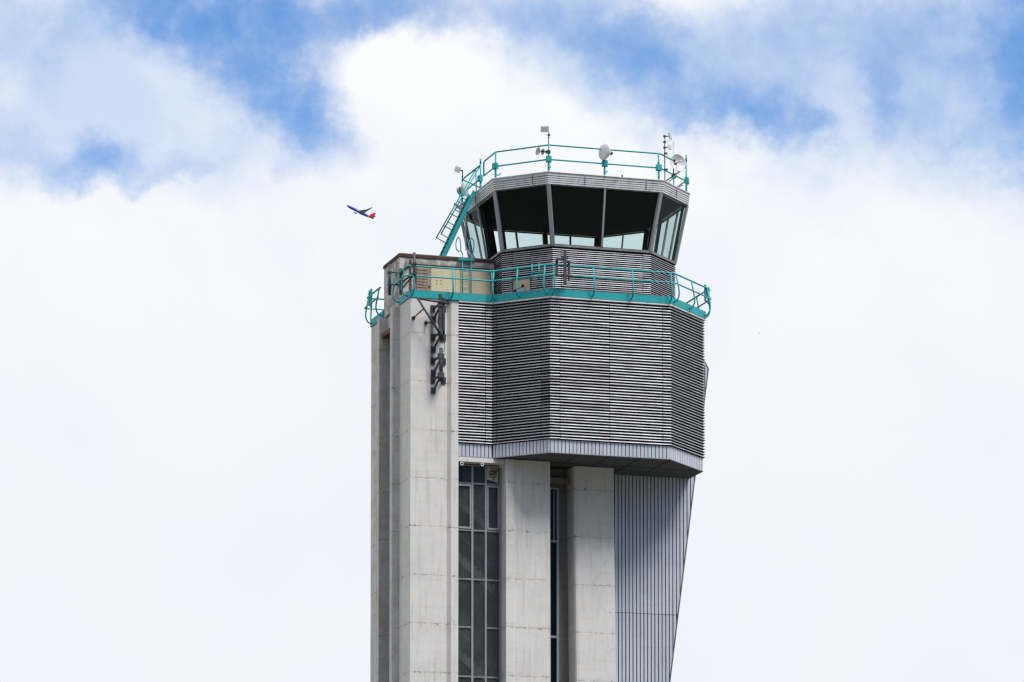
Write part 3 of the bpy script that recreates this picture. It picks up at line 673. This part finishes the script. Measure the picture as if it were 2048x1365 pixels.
# west end: rail returns along the pier side and bends down into its last post
front = range(0, 11)
def soft(pts, r=.12):
    out = [pts[0]]
    for i in range(1, len(pts)-1):
        p = Vector(pts[i]); a = Vector(pts[i-1]); b = Vector(pts[i+1])
        out += [p+(a-p).normalized()*r, p+((a-p).normalized()+(b-p).normalized())*r*.3, p+(b-p).normalized()*r]
    return out+[pts[-1]]
MB().tube(soft([(*tp[0], ZT)]+[(*tp[i], ZT) for i in range(1, 10)]+[(tp[10][0], tp[10][1], ZT), (tp[11][0], tp[11][1], ZT)]), .045, 8).build('top_rail', 'teal', rail)
MB().tube(soft([(*md[0], ZM)]+[(*md[i], ZM) for i in range(1, 11)]+[(*md[11], ZM)]), .040, 8).build('mid_rail', 'teal', rail)
def edge_pt(i, t): return lerp2(EDGE[i], EDGE[i+1], t)
def edge_n(i):
    d = Vector(EDGE[i+1])-Vector(EDGE[i]); return (d.y, -d.x)
for i, ts_ in {0: (.04, .80), 1: (.03, .505, .985), 2: (.06, .47, .94), 3: (.02, .345, .665, .985), 4: (.05, .5, .96), 5: (.05, .3, .65, .95), 6: (.05, .5, .95), 7: (.05, .35, .65, .95), 8: (.05, .5, .95), 9: (.03, .5, .97), 10: (.12, .92)}.items():
    for t in ts_: bow_post(MB(), edge_pt(i, t), edge_n(i), ZT).build('post', 'teal', rail)

RR = octo(5.18, 2.17)
rr = thing('roof_railing', 'teal tubular guard rail with square junction boxes around the cab roof', 'railing', (3.16, 5.9, ZROOF), 'teal guard rails of the tower')
RT, RM = 59.92, 59.17
cl = closed(RR)
MB().tube(soft([(RR[0][0], 4.98, 59.19), (RR[0][0], 4.98, RT)]+[(*RR[i], RT) for i in range(0, 8)]+[(RR[7][0], 5.6, RT-.03)], .1), .042, 8).build('top_rail', 'teal_dark', rr)
MB().tube([(RR[0][0], 4.98, RM)]+[(*RR[i], RM) for i in range(0, 8)]+[(RR[7][0], 5.6, RM)], .038, 8).build('mid_rail', 'teal_dark', rr)
def roof_post(x, y, zt, box=True, hook=None, facing=(0, -1), wide=False):
    MB().tube([(x, y, ZROOF-.05), (x, y, zt)], .042, 8).build('post', 'teal', rr)
    if box:
        f = Vector((*facing, 0)).normalized(); s = Vector((-f.y, f.x, 0))
        b = MB().obox((x+f.x*.03, y+f.y*.03, RM+.0), s, f, UP, .145, .085, .165)
        b.obox((x+f.x*.125, y+f.y*.125, RM), s, f, UP, .12, .008, .14)
        b.build('junction_box', 'teal', rr, .012)
        c = MB().tube([(x, y, 58.62), (x, y, 58.95)], .058, 10); c.tube([(x, y, 58.5), (x, y, 58.62)], .045, 10)
        if hook: c.tube([(x, y, 58.72), (x+hook*.16, y, 58.72), (x+hook*.24, y, 58.76), (x+hook*.26, y, 58.84)], .03, 8)
        c.build('conduit', 'teal', rr)
roof_post(*RR[1], 60.0, True, .4, (-.2, -1))
roof_post(3.16, RR[1][1], 59.35, True, .5)
roof_post(RR[2][0]-.08, RR[2][1], RT+.03, True, None); MB().tube([(RR[2][0]-.08, RR[2][1], 59.35), (RR[2][0]-.08, RR[2][1], 59.58)], .055, 10).build('conduit', 'teal', rr)
roof_post(*RR[0], RT, True, 1.0, (-.8, -.6))
roof_post(RR[0][0], 5.56, 60.2, True, None, (-1, -.25)); MB().tube([(RR[0][0], 5.56, 59.95), (RR[0][0], 5.56, 60.22)], .05, 10).build('post_cap', 'teal', rr)
roof_post(RR[7][0], 8.9, 60.1, True, None, (-1, -.25))
roof_post(RR[3][0]+.02, RR[3][1], 60.2, True, None, (.8, -.6)); MB().tube([(RR[3][0]+.02, RR[3][1], 60.2), (RR[3][0]+.02, RR[3][1], 60.55)], .05, 10).build('post_cap', 'teal', rr)
MB().tube([(RR[3][0]+.02, RR[3][1], 60.34), (RR[3][0]+.02, RR[3][1], 60.42)], .054, 10).build('tape_band', 'yellow_tape', rr)
for p in (RR[4], RR[5], RR[6]): roof_post(*p, RT, True)
MB().tube([(6.75, 1.5, 58.5), (7.35, 1.3, 59.12)], .028, 6).build('brace', 'teal_dark', rr)
MB().tube([(7.3, 2.2, 58.45), (8.2, 2.95, 58.95)], .028, 6).build('brace', 'teal_dark', rr)

# ------------------------------------------------------------------ ship ladder from penthouse roof to cab roof
sh = thing('ship_ladder', 'steep teal ship ladder with handrails rising to the cab roof', 'ladder', (-4.1, 6.05, 54.67), 'teal ladders of the tower')
B0, T0 = Vector((-4.10, 0, 54.66)), Vector((-2.30, 0, 58.52)); dirl = (T0-B0).normalized(); perp = Vector((-dirl.z, 0, dirl.x))
for y in (5.70, 6.55):
    s = MB().obox((B0+T0)/2+Vector((0, y, 0)), dirl, (0, 1, 0), perp, (T0-B0).length/2, .02, .105); s.build('stringer', 'teal', sh)
for k in range(1, 16):
    c = B0.lerp(T0, k/16); MB().box(c.x-.12, c.x+.12, 5.721, 6.529, c.z-.015, c.z+.015).build('tread', 'teal_dark', sh)
for y in (5.70, 6.55):
    Y_ = Vector((0, y, 0)); hb = B0+dirl*1.30+perp*.64+Y_; ht = T0+dirl*1.42+perp*.30+Y_
    MB().tube([hb, ht], .034, 8).build('handrail', 'teal_dark', sh)
    MB().tube([ht-dirl*.02, (ht.x+.03, y, ZROOF)], .034, 8).build('rail_post', 'teal_dark', sh)
    for f in (.31, .49, .67, .85):
        a = B0.lerp(T0, f)+perp*.12; L_ = .64+(.30-.64)*(f-.305)/.99
        MB().tube([a+Vector((0, y, 0)), a+perp*(L_-.10)+Vector((0, y, 0))], .030, 6).build('rail_post', 'teal_dark', sh)

# ------------------------------------------------------------------ hooped ladder on the penthouse wall
gl = thing('wall_ladder', 'thin teal wall ladder with two looped hand grips in front of the cream panel', 'ladder', (-3.14, 4.3, 52.3), 'teal ladders of the tower')
for x, sgn in ((-3.37, -1), (-2.91, 1)):
    y = 4.27
    MB().tube([(x, y, 52.75), (x, y, 54.78)], .028, 8).build('stile', 'teal', gl)
    xo = x+sgn*.16
    lp = [(x, y, 54.78), (x+sgn*.10, y, 54.98), (x+sgn*.11, y, 55.3), (x+sgn*.14, y, 55.55), (x+sgn*.23, y, 55.68), (x+sgn*.33, y, 55.55), (x+sgn*.37, y, 55.3), (x+sgn*.34, y, 55.03), (x+sgn*.22, y, 54.92), (x+sgn*.10, y, 55.0)] if sgn < 0 else \
         [(x, y, 54.78), (x+.12, y, 55.0), (x+.15, y, 55.3), (x+.13, y, 55.55), (x+.02, y, 55.68), (x-.09, y, 55.52), (x-.10, y, 55.3), (x-.05, y, 55.05), (x+.09, y, 54.95)]
    MB().tube(lp, .028, 8).build('hand_loop', 'teal_dark', gl)
    MB().box(x-.10, x+.10, 4.20, 4.34, 52.68, 52.75).build('foot_plate', 'teal_dark', gl)
for z in (52.95, 53.25, 53.57, 53.9, 54.2): MB().tube([(-3.37, 4.27, z), (-2.91, 4.27, z)], .014, 6).build('rung', 'teal_dark', gl)
MB().box(-3.60, -2.76, 4.22, 4.36, 54.47, 54.58).build('bracket', 'teal_dark', gl)

# ------------------------------------------------------------------ antennas and fittings on the cab roof
fl = thing('panel_antenna', 'flat grey box antenna on the tallest teal mast at the front roof corner', 'antenna', (RR[1][0], RR[1][1], 60.0), 'small flat antennas on the cab roof')
MB().tube([(RR[1][0], RR[1][1], 60.0), (RR[1][0], RR[1][1], 60.62)], .026, 8).build('mast', 'teal', fl)
MB().obox((-.06, .70, 60.72), (1, .12, .10), (-.12, 1, .25), (0, -.25, 1), .21, .045, .15).build('panel', 'grey_plastic', fl, .012)
k = MB().box(RR[1][0]-.04, RR[1][0]+.07, RR[1][1]-.05, RR[1][1]+.05, 60.40, 60.50); k.box(RR[1][0]-.03, RR[1][0]+.03, RR[1][1]-.06, RR[1][1]+.02, 60.28, 60.34); k.build('clamp', 'cable', fl)
MB().tube([(-.12, .72, 60.6), (-.1, .7, 60.47), (-.02, .72, 60.38), (.1, .73, 60.4)], .008, 5).build('cable', 'white_plastic', fl)
hn = thing('horn_antenna', 'small pair of pale dishes pointing left from the front corner roof mast', 'antenna', (RR[1][0], RR[1][1], 59.55))
MB().tube([(RR[1][0]+.06, .62, 59.52), (-.28, .70, 59.56)], .05, 10).build('body', 'grey_steel', hn)
for x, r in ((-.40, .20), (-.14, .16)): MB().revolve((x, .70, 59.54), (-1, -.35, .1), [(-.07, .03), (-.03, r*.6), (0.02, r), (.035, r), (-.01, r*.6), (-.05, 0)], 24).build('dish', 'grey_plastic', hn)
MB().obox((.1, .62, 59.53), (1, 0, 0), (0, 1, 0), UP, .10, .09, .075).build('radio_unit', 'cable', hn)
MB().tube([(.25, .7, 59.45), (.27, .7, 59.1), (.2, .7, 58.8), (.12, .72, 58.75)], .007, 5).build('cable', 'white_plastic', hn)

def cam_vec(r, u, t): return (RGT*r+UP*u-FWD*t).normalized()      # direction helper: right of, above, towards the viewer's side of the tower
ds = thing('covered_dish', 'round white covered dish antenna on the middle post of the front roof rail', 'antenna', (3.16, .72, 59.3), 'covered dishes on the cab roof')
ax = cam_vec(-.76, .05, .62); cc = Vector((3.12, .55, 59.76))
MB().revolve(cc, ax, [(-.16, .05), (-.13, .22), (-.05, .40), (.0, .44), (.05, .44), (.075, .42), (.10, .25), (.11, .0)], 40).build('radome', 'white_plastic', ds)
MB().revolve(cc-ax*.16, -ax, [(-.03, .12), (.10, .11), (.16, .10), (.16, 0)], 16).build('mount', 'white_plastic', ds)
MB().revolve(cc-ax*.33, -ax, [(0, .0), (0, .09), (.14, .09), (.14, 0)], 14).build('radio_unit', 'grey_steel', ds)
MB().tube([cc-ax*.25, Vector((3.18, .72, 59.55)), Vector((3.16, .72, 59.3))], .05, 8).build('bracket', 'teal', ds)

d2 = thing('open_dish', 'open white dish with a feed arm on the grey pole at the right roof corner', 'antenna', (7.45, 2.1, 59.2))
ax = cam_vec(.50, .06, .82); cc = Vector((7.50, 1.70, 59.80))
prof = [(.17*(r/.44)**2-.17, r) for r in (.0, .09, .18, .27, .36, .43)]
MB().revolve(cc, ax, prof+[(.012, .475), (-.012, .475), (-.03, .44)]+[(.17*(r/.44)**2-.2, r) for r in (.36, .27, .18, .09, 0)], 40).build('reflector', 'white_plastic', d2)
MB().tube([cc-ax*.17, cc+ax*.12, cc+ax*.24], .025, 8).build('feed_arm', 'grey_plastic', d2)
MB().revolve(cc+ax*.24, ax, [(-.03, .0), (-.03, .055), (.02, .055), (.03, .0)], 16).build('feed', 'white_plastic', d2)
MB().tube([cc-ax*.2, Vector((7.31, 1.82, 59.72))], .06, 8).build('bracket', 'grey_steel', d2)
wp = thing('whip_mast', 'plain thin grey pole standing behind the open dish at the right roof corner', 'pole', (7.30, 1.85, 58.45))
MB().tube([(7.30, 1.85, 58.43), (7.30, 1.85, 60.92)], .04, 10).build('pole', 'galv', wp)
q = MB(); q.box(7.22, 7.38, 1.76, 1.9, 59.86, 59.96); q.box(7.20, 7.42, 1.74, 1.92, 59.1, 59.22); q.box(7.22, 7.40, 1.74, 1.9, 58.98, 59.06); q.build('clamp', 'cable', wp)

mp = thing('antenna_mast', 'slim teal mast carrying two small flat antennas at the right end of the front rail', 'mast', (6.44, .78, ZROOF))
MB().tube([(6.44, .76, ZROOF-.05), (6.44, .76, 60.85)], .030, 8).build('pole', 'teal', mp)
q = MB()
for z in (60.82, 60.52, 60.22): q.box(6.37, 6.49, .70, .80, z, z+.09)
q.tube([(6.47, .74, 60.86), (6.62, .68, 60.86)], .028, 6); q.tube([(6.47, .74, 60.27), (6.60, .70, 60.29)], .025, 6)
q.box(6.40, 6.56, .68, .78, 59.92, 60.0); q.box(6.40, 6.58, .68, .78, 59.08, 59.16); q.tube([(6.42, .72, 60.5), (6.41, .71, 60.1), (6.43, .72, 59.7), (6.40, .72, 59.45)], .014, 5)
q.build('bracket', 'cable', mp)
t1 = thing('panel_antenna', 'small tilted grey tile antenna at the top of the slim right mast', 'antenna', (6.62, .66, 60.88), 'small flat antennas on the cab roof')
MB().obox((6.69, .62, 60.86), (.80, .60, -.12), (-.60, .80, 0), (-.12, .05, .99), .11, .03, .165).build('panel', 'grey_plastic', t1, .012)
MB().tube([(6.7, .66, 60.7), (6.66, .66, 60.58), (6.58, .68, 60.55), (6.5, .7, 60.62)], .006, 5).build('cable', 'white_plastic', t1)
t2 = thing('panel_antenna', 'small white rounded square antenna below the tile antenna on the slim right mast', 'antenna', (6.62, .66, 60.3), 'small flat antennas on the cab roof')
MB().obox((6.68, .64, 60.29), (.93, .3, -.1), (-.3, .95, 0), (.1, .03, 1), .105, .03, .145).build('panel', 'white_plastic', t2, .03)
MB().tube([(6.72, .66, 60.14), (6.74, .66, 59.95), (6.66, .67, 59.85), (6.5, .7, 59.9)], .006, 5).build('cable', 'white_plastic', t2)

f2 = thing('floodlight', 'small grey floodlight box on the roof rail behind the ship ladder', 'floodlight', (-2.02, 8.85, 60.1))
MB().tube([(-2.02, 8.85, 60.05), (-2.02, 8.85, 60.42)], .03, 8).build('stem', 'cable', f2)
MB().obox((-2.32, 8.75, 60.40), (.95, -.1, -.25), (.1, 1, .1), (.25, -.1, 1), .15, .05, .145).build('housing', 'grey_plastic', f2, .01)
MB().tube([(-2.2, 8.8, 60.40), (-2.02, 8.85, 60.36)], .04, 8).build('bracket', 'cable', f2)
d3 = thing('covered_dish', 'white drum dish antenna half hidden behind the ship ladder handrails', 'antenna', (-2.0, 8.85, 59.2), 'covered dishes on the cab roof')
cc = Vector((-1.98, 8.55, 59.30)); ax = cam_vec(.9, .08, .35)
MB().revolve(cc, ax, [(-.26, .05), (-.24, .10), (-.12, .28), (-.07, .36), (.05, .36), (.07, .34), (.08, 0)], 32).build('radome', 'grey_plastic', d3)
MB().revolve(cc-ax*.3, -ax, [(-.05, .2), (.1, .18), (.1, 0)], 16).build('back', 'grey_plastic', d3)
cm = thing('security_camera', 'tiny dark bullet camera on the left roof edge behind the ladder', 'camera', (-2.25, 8.95, 58.45))
MB().tube([(-2.5, 8.75, 58.55), (-2.28, 8.9, 58.47)], .05, 8).build('body', 'cable', cm); MB().box(-2.32, -2.2, 8.85, 9.0, 58.36, 58.46).build('bracket', 'white_plastic', cm)
bt = MB().box(4.05, 4.12, .60, .68, 58.5, 58.62).build('roof_sensor', 'cable'); tag(bt, 'tiny black stub standing on the front edge of the cab roof', 'sensor')

# ------------------------------------------------------------------ antenna brackets on rails and walls
fm = thing('antenna_bracket', 'dark grey antenna bracket frame clamped to the balcony rail at the front corner', 'bracket', (.6, -.4, ZDECK))
MB().box(.52, .68, -.62, -.56, 52.40, 54.16).build('face_plate', 'grey_steel', fm, .01)
q = MB(); q.box(.18, .29, -.42, -.30, 52.92, 53.68); q.box(.86, .95, -.34, -.22, 52.90, 53.70); q.box(.18, .60, -.555, -.43, 53.69, 53.78); q.box(.42, .80, -.555, -.40, 53.76, 53.84)
q.box(.60, .98, -.555, -.36, 52.88, 52.98); q.box(.19, .60, -.555, -.43, 52.86, 52.95); q.box(.81, .95, -.44, -.25, 53.60, 53.72); q.build('frame', 'grey_steel', fm, .008)
MB().box(.86, .92, -.36, -.30, 52.70, 52.88).build('bolt', 'cable', fm)
rb = thing('rail_bracket', 'small teal ladder shaped bracket hooked on the balcony rail left of the front corner', 'bracket', (-1.0, .95, ZM), 'teal brackets on the balcony rail')
ab0 = Vector((*offs(EDGE, .19)[2], 0)); ab1 = Vector((*offs(EDGE, .19)[3], 0))
def abp(t, z): v = ab0.lerp(ab1, t); return (v.x, v.y, z)
for t in (.695, .815): MB().tube([abp(t, 52.82), abp(t, 53.62)], .035, 8).build('upright', 'teal_dark', rb)
MB().tube([abp(.67, 53.14), abp(.84, 53.14)], .028, 8).build('crossbar', 'teal_dark', rb)
rc = thing('rail_bracket', 'teal twin plate antenna bracket on the balcony rail at the far right corner', 'bracket', (9.5, 2.8, ZM), 'teal brackets on the balcony rail')
for x, y, z0, z1 in ((9.28, 2.58, 52.80, 53.68), (9.55, 2.85, 52.72, 53.62)): MB().obox((x, y, (z0+z1)/2), (.7, .7, 0), (-.7, .7, 0), UP, .075, .035, (z1-z0)/2).build('plate', 'teal_dark', rc, .008)
q = MB()
for z in (52.85, 53.15, 53.50): q.tube([(9.22, 2.5, z), (9.75, 3.02, z)], .022, 6)
q.build('bolt', 'teal_dark', rc)
rd = thing('rail_bracket', 'teal clamp plate bracket on the back balcony rail at the far left', 'bracket', (-6.95, 9.0, ZM), 'teal brackets on the balcony rail')
q = MB(); q.obox((-6.98, 8.90, 53.25), (0, 1, 0), (1, 0, 0), UP, .10, .045, .48); q.obox((-7.0, 9.16, 53.3), (0, 1, 0), (1, 0, 0), UP, .07, .04, .40); q.build('plate', 'teal_dark', rd, .008)
q = MB()
for z in (52.95, 53.25, 53.55): q.tube([(-7.02, 8.7, z), (-7.02, 9.4, z)], .022, 6)
q.build('bolt', 'teal_dark', rd)

mk = thing('antenna_mount', 'thick dark grey vertical pipe on long arms at the left front balcony corner', 'antenna mount', (-6.58, 2.1, 52.6), 'grey pipe mounts by the penthouse')
MB().tube([(-6.58, 2.08, 52.57), (-6.58, 2.08, 54.17)], .072, 12).build('pipe', 'grey_steel', mk)
for z in (53.62, 53.10):
    MB().tube([(-6.62, 2.1, z), (-6.64, 4.40, z)], .055, 8).build('arm', 'grey_steel', mk)
    MB().box(-6.68, -6.48, 1.98, 2.19, z-.05, z+.05).build('clamp', 'grey_steel', mk)
MB().tube([(-6.6, 2.2, 53.02), (-6.62, 4.38, 52.75)], .045, 8).build('brace', 'grey_steel', mk)
MB().box(-6.72, -6.54, 4.34, 4.42, 52.55, 53.85).build('wall_plate', 'grey_steel', mk)
mk2 = thing('antenna_mount', 'dark grey vertical pipe held by two arms off the left penthouse wall', 'antenna mount', (-7.15, 4.7, 52.6), 'grey pipe mounts by the penthouse')
MB().tube([(-7.15, 4.7, 52.50), (-7.15, 4.7, 54.10)], .075, 12).build('pipe', 'grey_steel', mk2)
for z in (53.68, 53.05):
    MB().tube([(-7.15, 4.66, z), (-6.70, 4.62, z)], .045, 8).build('arm', 'grey_steel', mk2); MB().box(-7.26, -7.04, 4.6, 4.8, z-.045, z+.045).build('clamp', 'grey_steel', mk2)

wa = thing('wall_antenna_mount', 'tall dark steel antenna mount with braced arms bolted to the concrete pier face', 'antenna mount', (-5.2, 2.3, 47.0))
PY = 1.80
MB().box(-5.37, -5.20, PY-.07, PY+.07, 49.6, 52.06).build('pole', 'grey_steel', wa, .01)
MB().box(-5.18, -5.06, PY-.11, PY+.02, 49.75, 51.88).build('pole', 'grey_steel', wa, .01)
MB().tube([(-5.24, PY, 47.55), (-5.24, PY, 49.28)], .10, 12).build('pole', 'grey_steel', wa)
for z in (51.40, 49.92, 48.70, 47.72):
    for x in (-5.52, -4.95):
        MB().box(x-.12, x+.12, YF-.06, YF-.002, z-.18, z+.18).build('wall_plate', 'grey_steel', wa, .006)
        bar(MB(), (x, YF-.03, z), (-5.25, PY, z+.16), UP, .035, .06).build('arm', 'grey_steel', wa)
    MB().box(-5.40, -5.09, PY-.11, PY+.10, z+.0, z+.30).build('collar', 'grey_steel', wa, .01)
for z in (50.85, 49.30, 48.08, 47.18):
    MB().box(-5.62, -5.37, YF-.06, YF-.002, z-.16, z+.16).build('wall_plate', 'grey_steel', wa, .006)
    bar(MB(), (-5.49, YF-.03, z), (-5.27, PY+.02, z+.62), UP, .035, .045).build('arm', 'grey_steel', wa)
MB().tube([(-5.60, YF-.14, 48.6), (-5.60, YF-.14, 51.45)], .03, 8).build('rod', 'cable', wa)
MB().tube([(-6.56, 1.62, 51.72), (-4.84, 1.72, 51.58)], .058, 10).build('cross_pipe', 'grey_steel', wa)
MB().tube([(-6.54, 1.60, 51.71), (-5.20, 1.66, 49.78)], .058, 10).build('brace_pipe', 'grey_steel', wa)
for a, b in (((-6.22, 1.62, 51.2), (-6.54, YF-.02, 50.87)), ((-5.74, 1.64, 50.52), (-5.88, YF-.02, 50.66))):
    MB().tube([a, b], .035, 8).build('strut', 'cable', wa)
    MB().revolve((b[0], YF-.002, b[2]), (0, -1, 0), [(0, .0), (0, .10), (.07, .09), (.10, .05), (.1, 0)], 14).build('foot', 'cable', wa)
MB().tube([(-5.28, PY-.1, 50.9), (-5.4, PY-.06, 50.8), (-5.42, PY, 50.62), (-5.34, PY, 50.45)], .02, 6).build('cable', 'cable', wa)
MB().tube([(-5.10, PY-.05, 49.75), (-5.06, PY-.06, 49.4), (-5.08, PY-.05, 49.15), (-5.2, PY, 49.05)], .014, 6).build('cable', 'cable', wa)

# ------------------------------------------------------------------ paper sign in the stair window
ps = MB(); pa = [(-2.40, 43.56), (-1.80, 43.56), (-1.80, 42.78), (-1.86, 42.76), (-2.05, 42.84), (-2.40, 42.90)]
prism_xz(ps, pa, WY-.02, WY-.012); pso = ps.build('paper_sign', 'paper'); tag(pso, 'pale yellow paper with dark red scribbled drawing in the top right of the stair window', 'sign')
sb = MB(); cxs, czs = -2.09, 43.27
def scrib(pts, r=.017): sb.tube([(cxs+x*.01, WY-.026, czs+z*.01) for x, z in pts], r, 5)
scrib([(-14, 18), (-8, 24), (-1, 20), (-4, 10), (-12, 6), (-16, 10), (-14, 18)]); scrib([(2, 20), (8, 22), (14, 14), (8, 6), (1, 8), (2, 20)]); scrib([(14, 15), (22, 18), (24, 8), (16, 2), (12, 8)], .026)
scrib([(-16, 8), (-19, 0), (-12, -6), (-4, -2), (-6, 6)]); scrib([(-5, 8), (2, 6), (8, 2), (4, -8), (-4, -6), (-5, 8)], .022); scrib([(-18, -2), (-18, -16), (-12, -24), (-2, -19), (6, -24), (16, -22), (19, -8), (16, 2)], .018)
scrib([(-14, -8), (-6, -12), (2, -6), (8, -14), (14, -8)], .02); scrib([(-4, -20), (4, -24), (10, -20)], .02); scrib([(3, -23), (4, -30), (-2, -37)], .02); scrib([(4, -29), (9, -36)], .018); scrib([(8, 4), (14, -2), (18, 2)], .02)
so_ = sb.build('drawing', 'red_ink', pso)

# ------------------------------------------------------------------ aircraft in the sky
def sky_point(px, py, d):
    A, Ee = sky_angles(px, py); A, Ee = R_(A), R_(Ee)
    return CAMLOC+Vector((math.sin(A)*math.cos(Ee), math.cos(A)*math.cos(Ee), math.sin(Ee)))*d
M['plane_blue'] = mat('airliner_blue', (.02, .06, .55), .35)[0]
M['plane_belly'] = mat('airliner_wing_grey', (.16, .18, .24), .4)[0]
M['plane_red'] = mat('airliner_red', (.52, .004, .035), .35)[0]
M['plane_yellow'] = mat('airliner_yellow', (.75, .30, .03), .35)[0]
def airplane(name, label, px, py, dist, L_, n, l, cols):
    n = cam_vec(*n); l = cam_vec(*l); l = (l-n*l.dot(n)).normalized(); u = n.cross(l)
    if u.z < 0: u = -u
    P0 = sky_point(px, py, dist); o = thing(name, label, 'airplane', P0, 'airplanes in the sky'); s = L_/39.0
    def W_(f, a, h): return P0+n*f*s+l*a*s+u*h*s
    def spindle(nm, prof, c, m):
        b = MB(); b.revolve(W_(*c), n, [(d*s, r*s) for d, r in prof], 20); return b.build(nm, m, o)
    spindle('fuselage', [(-10.4, 1.66), (-5, 1.9), (11, 1.9), (15, 1.75), (17.5, 1.25), (19.2, .5), (19.5, 0)], (0, 0, 0), cols[0])
    spindle('tail_section', [(-19.5, .3), (-18, .7), (-14, 1.35), (-12.2, 1.55)], (0, 0, .6), cols[2])
    spindle('tail_band', [(-12.2, 1.56), (-10.4, 1.68)], (0, 0, .35), cols[3])
    for sg in (-1, 1):
        def plate(nm, pts, th, m):
            b = MB(); top = [W_(*p)+u*th*s for p in pts]; bot = [W_(*p)-u*th*s for p in pts]; b.loft(top, bot); b.build(nm, m, o)
        plate('wing', [(5, sg*1.5, -1), (-3.5, sg*12, 2.2), (-7.2, sg*17, 5.2), (-8.4, sg*17, 5.2), (-5.2, sg*8, .9), (-4, sg*1.5, -1)], .22, cols[1])
        plate('winglet', [(-7.2, sg*17.05, 5.2), (-8.8, sg*17.5, 7.2), (-9.5, sg*17.5, 7.2), (-8.4, sg*17.05, 5.2)], .08, cols[2])
        plate('tailplane', [(-14.5, sg*.6, 1.2), (-18.2, sg*7, 1.9), (-19.4, sg*7, 1.9), (-18, sg*.6, 1.2)], .12, cols[1])
        spindle('engine', [(-2, .5), (-1, .85), (2, 1.0), (2.6, .9), (2.6, 0)], (4.2, sg*5.2, -1.9), cols[1])
    b = MB(); f = [(-11.5, 1.6), (-16.8, 8.2), (-19.2, 8.2), (-18.2, 1.3)]
    b.loft([W_(a, .18, h) for a, h in f], [W_(a, -.18, h) for a, h in f]); b.build('tail_fin', cols[2], o)
    return o
airplane('airplane', 'blue airliner with a red tail climbing left through white cloud', 720.5, 425, 5800, 39, (-.88, .39, .28), (.31, .03, .95), ('plane_blue', 'plane_belly', 'plane_red', 'plane_yellow'))
airplane('airplane', 'tiny faraway airplane speck in the white sky right of the drum', 1518, 667, 16000, 9.5, (-.97, -.1, .2), (.2, .1, .97), ('plane_belly', 'plane_belly', 'plane_belly', 'plane_belly'))
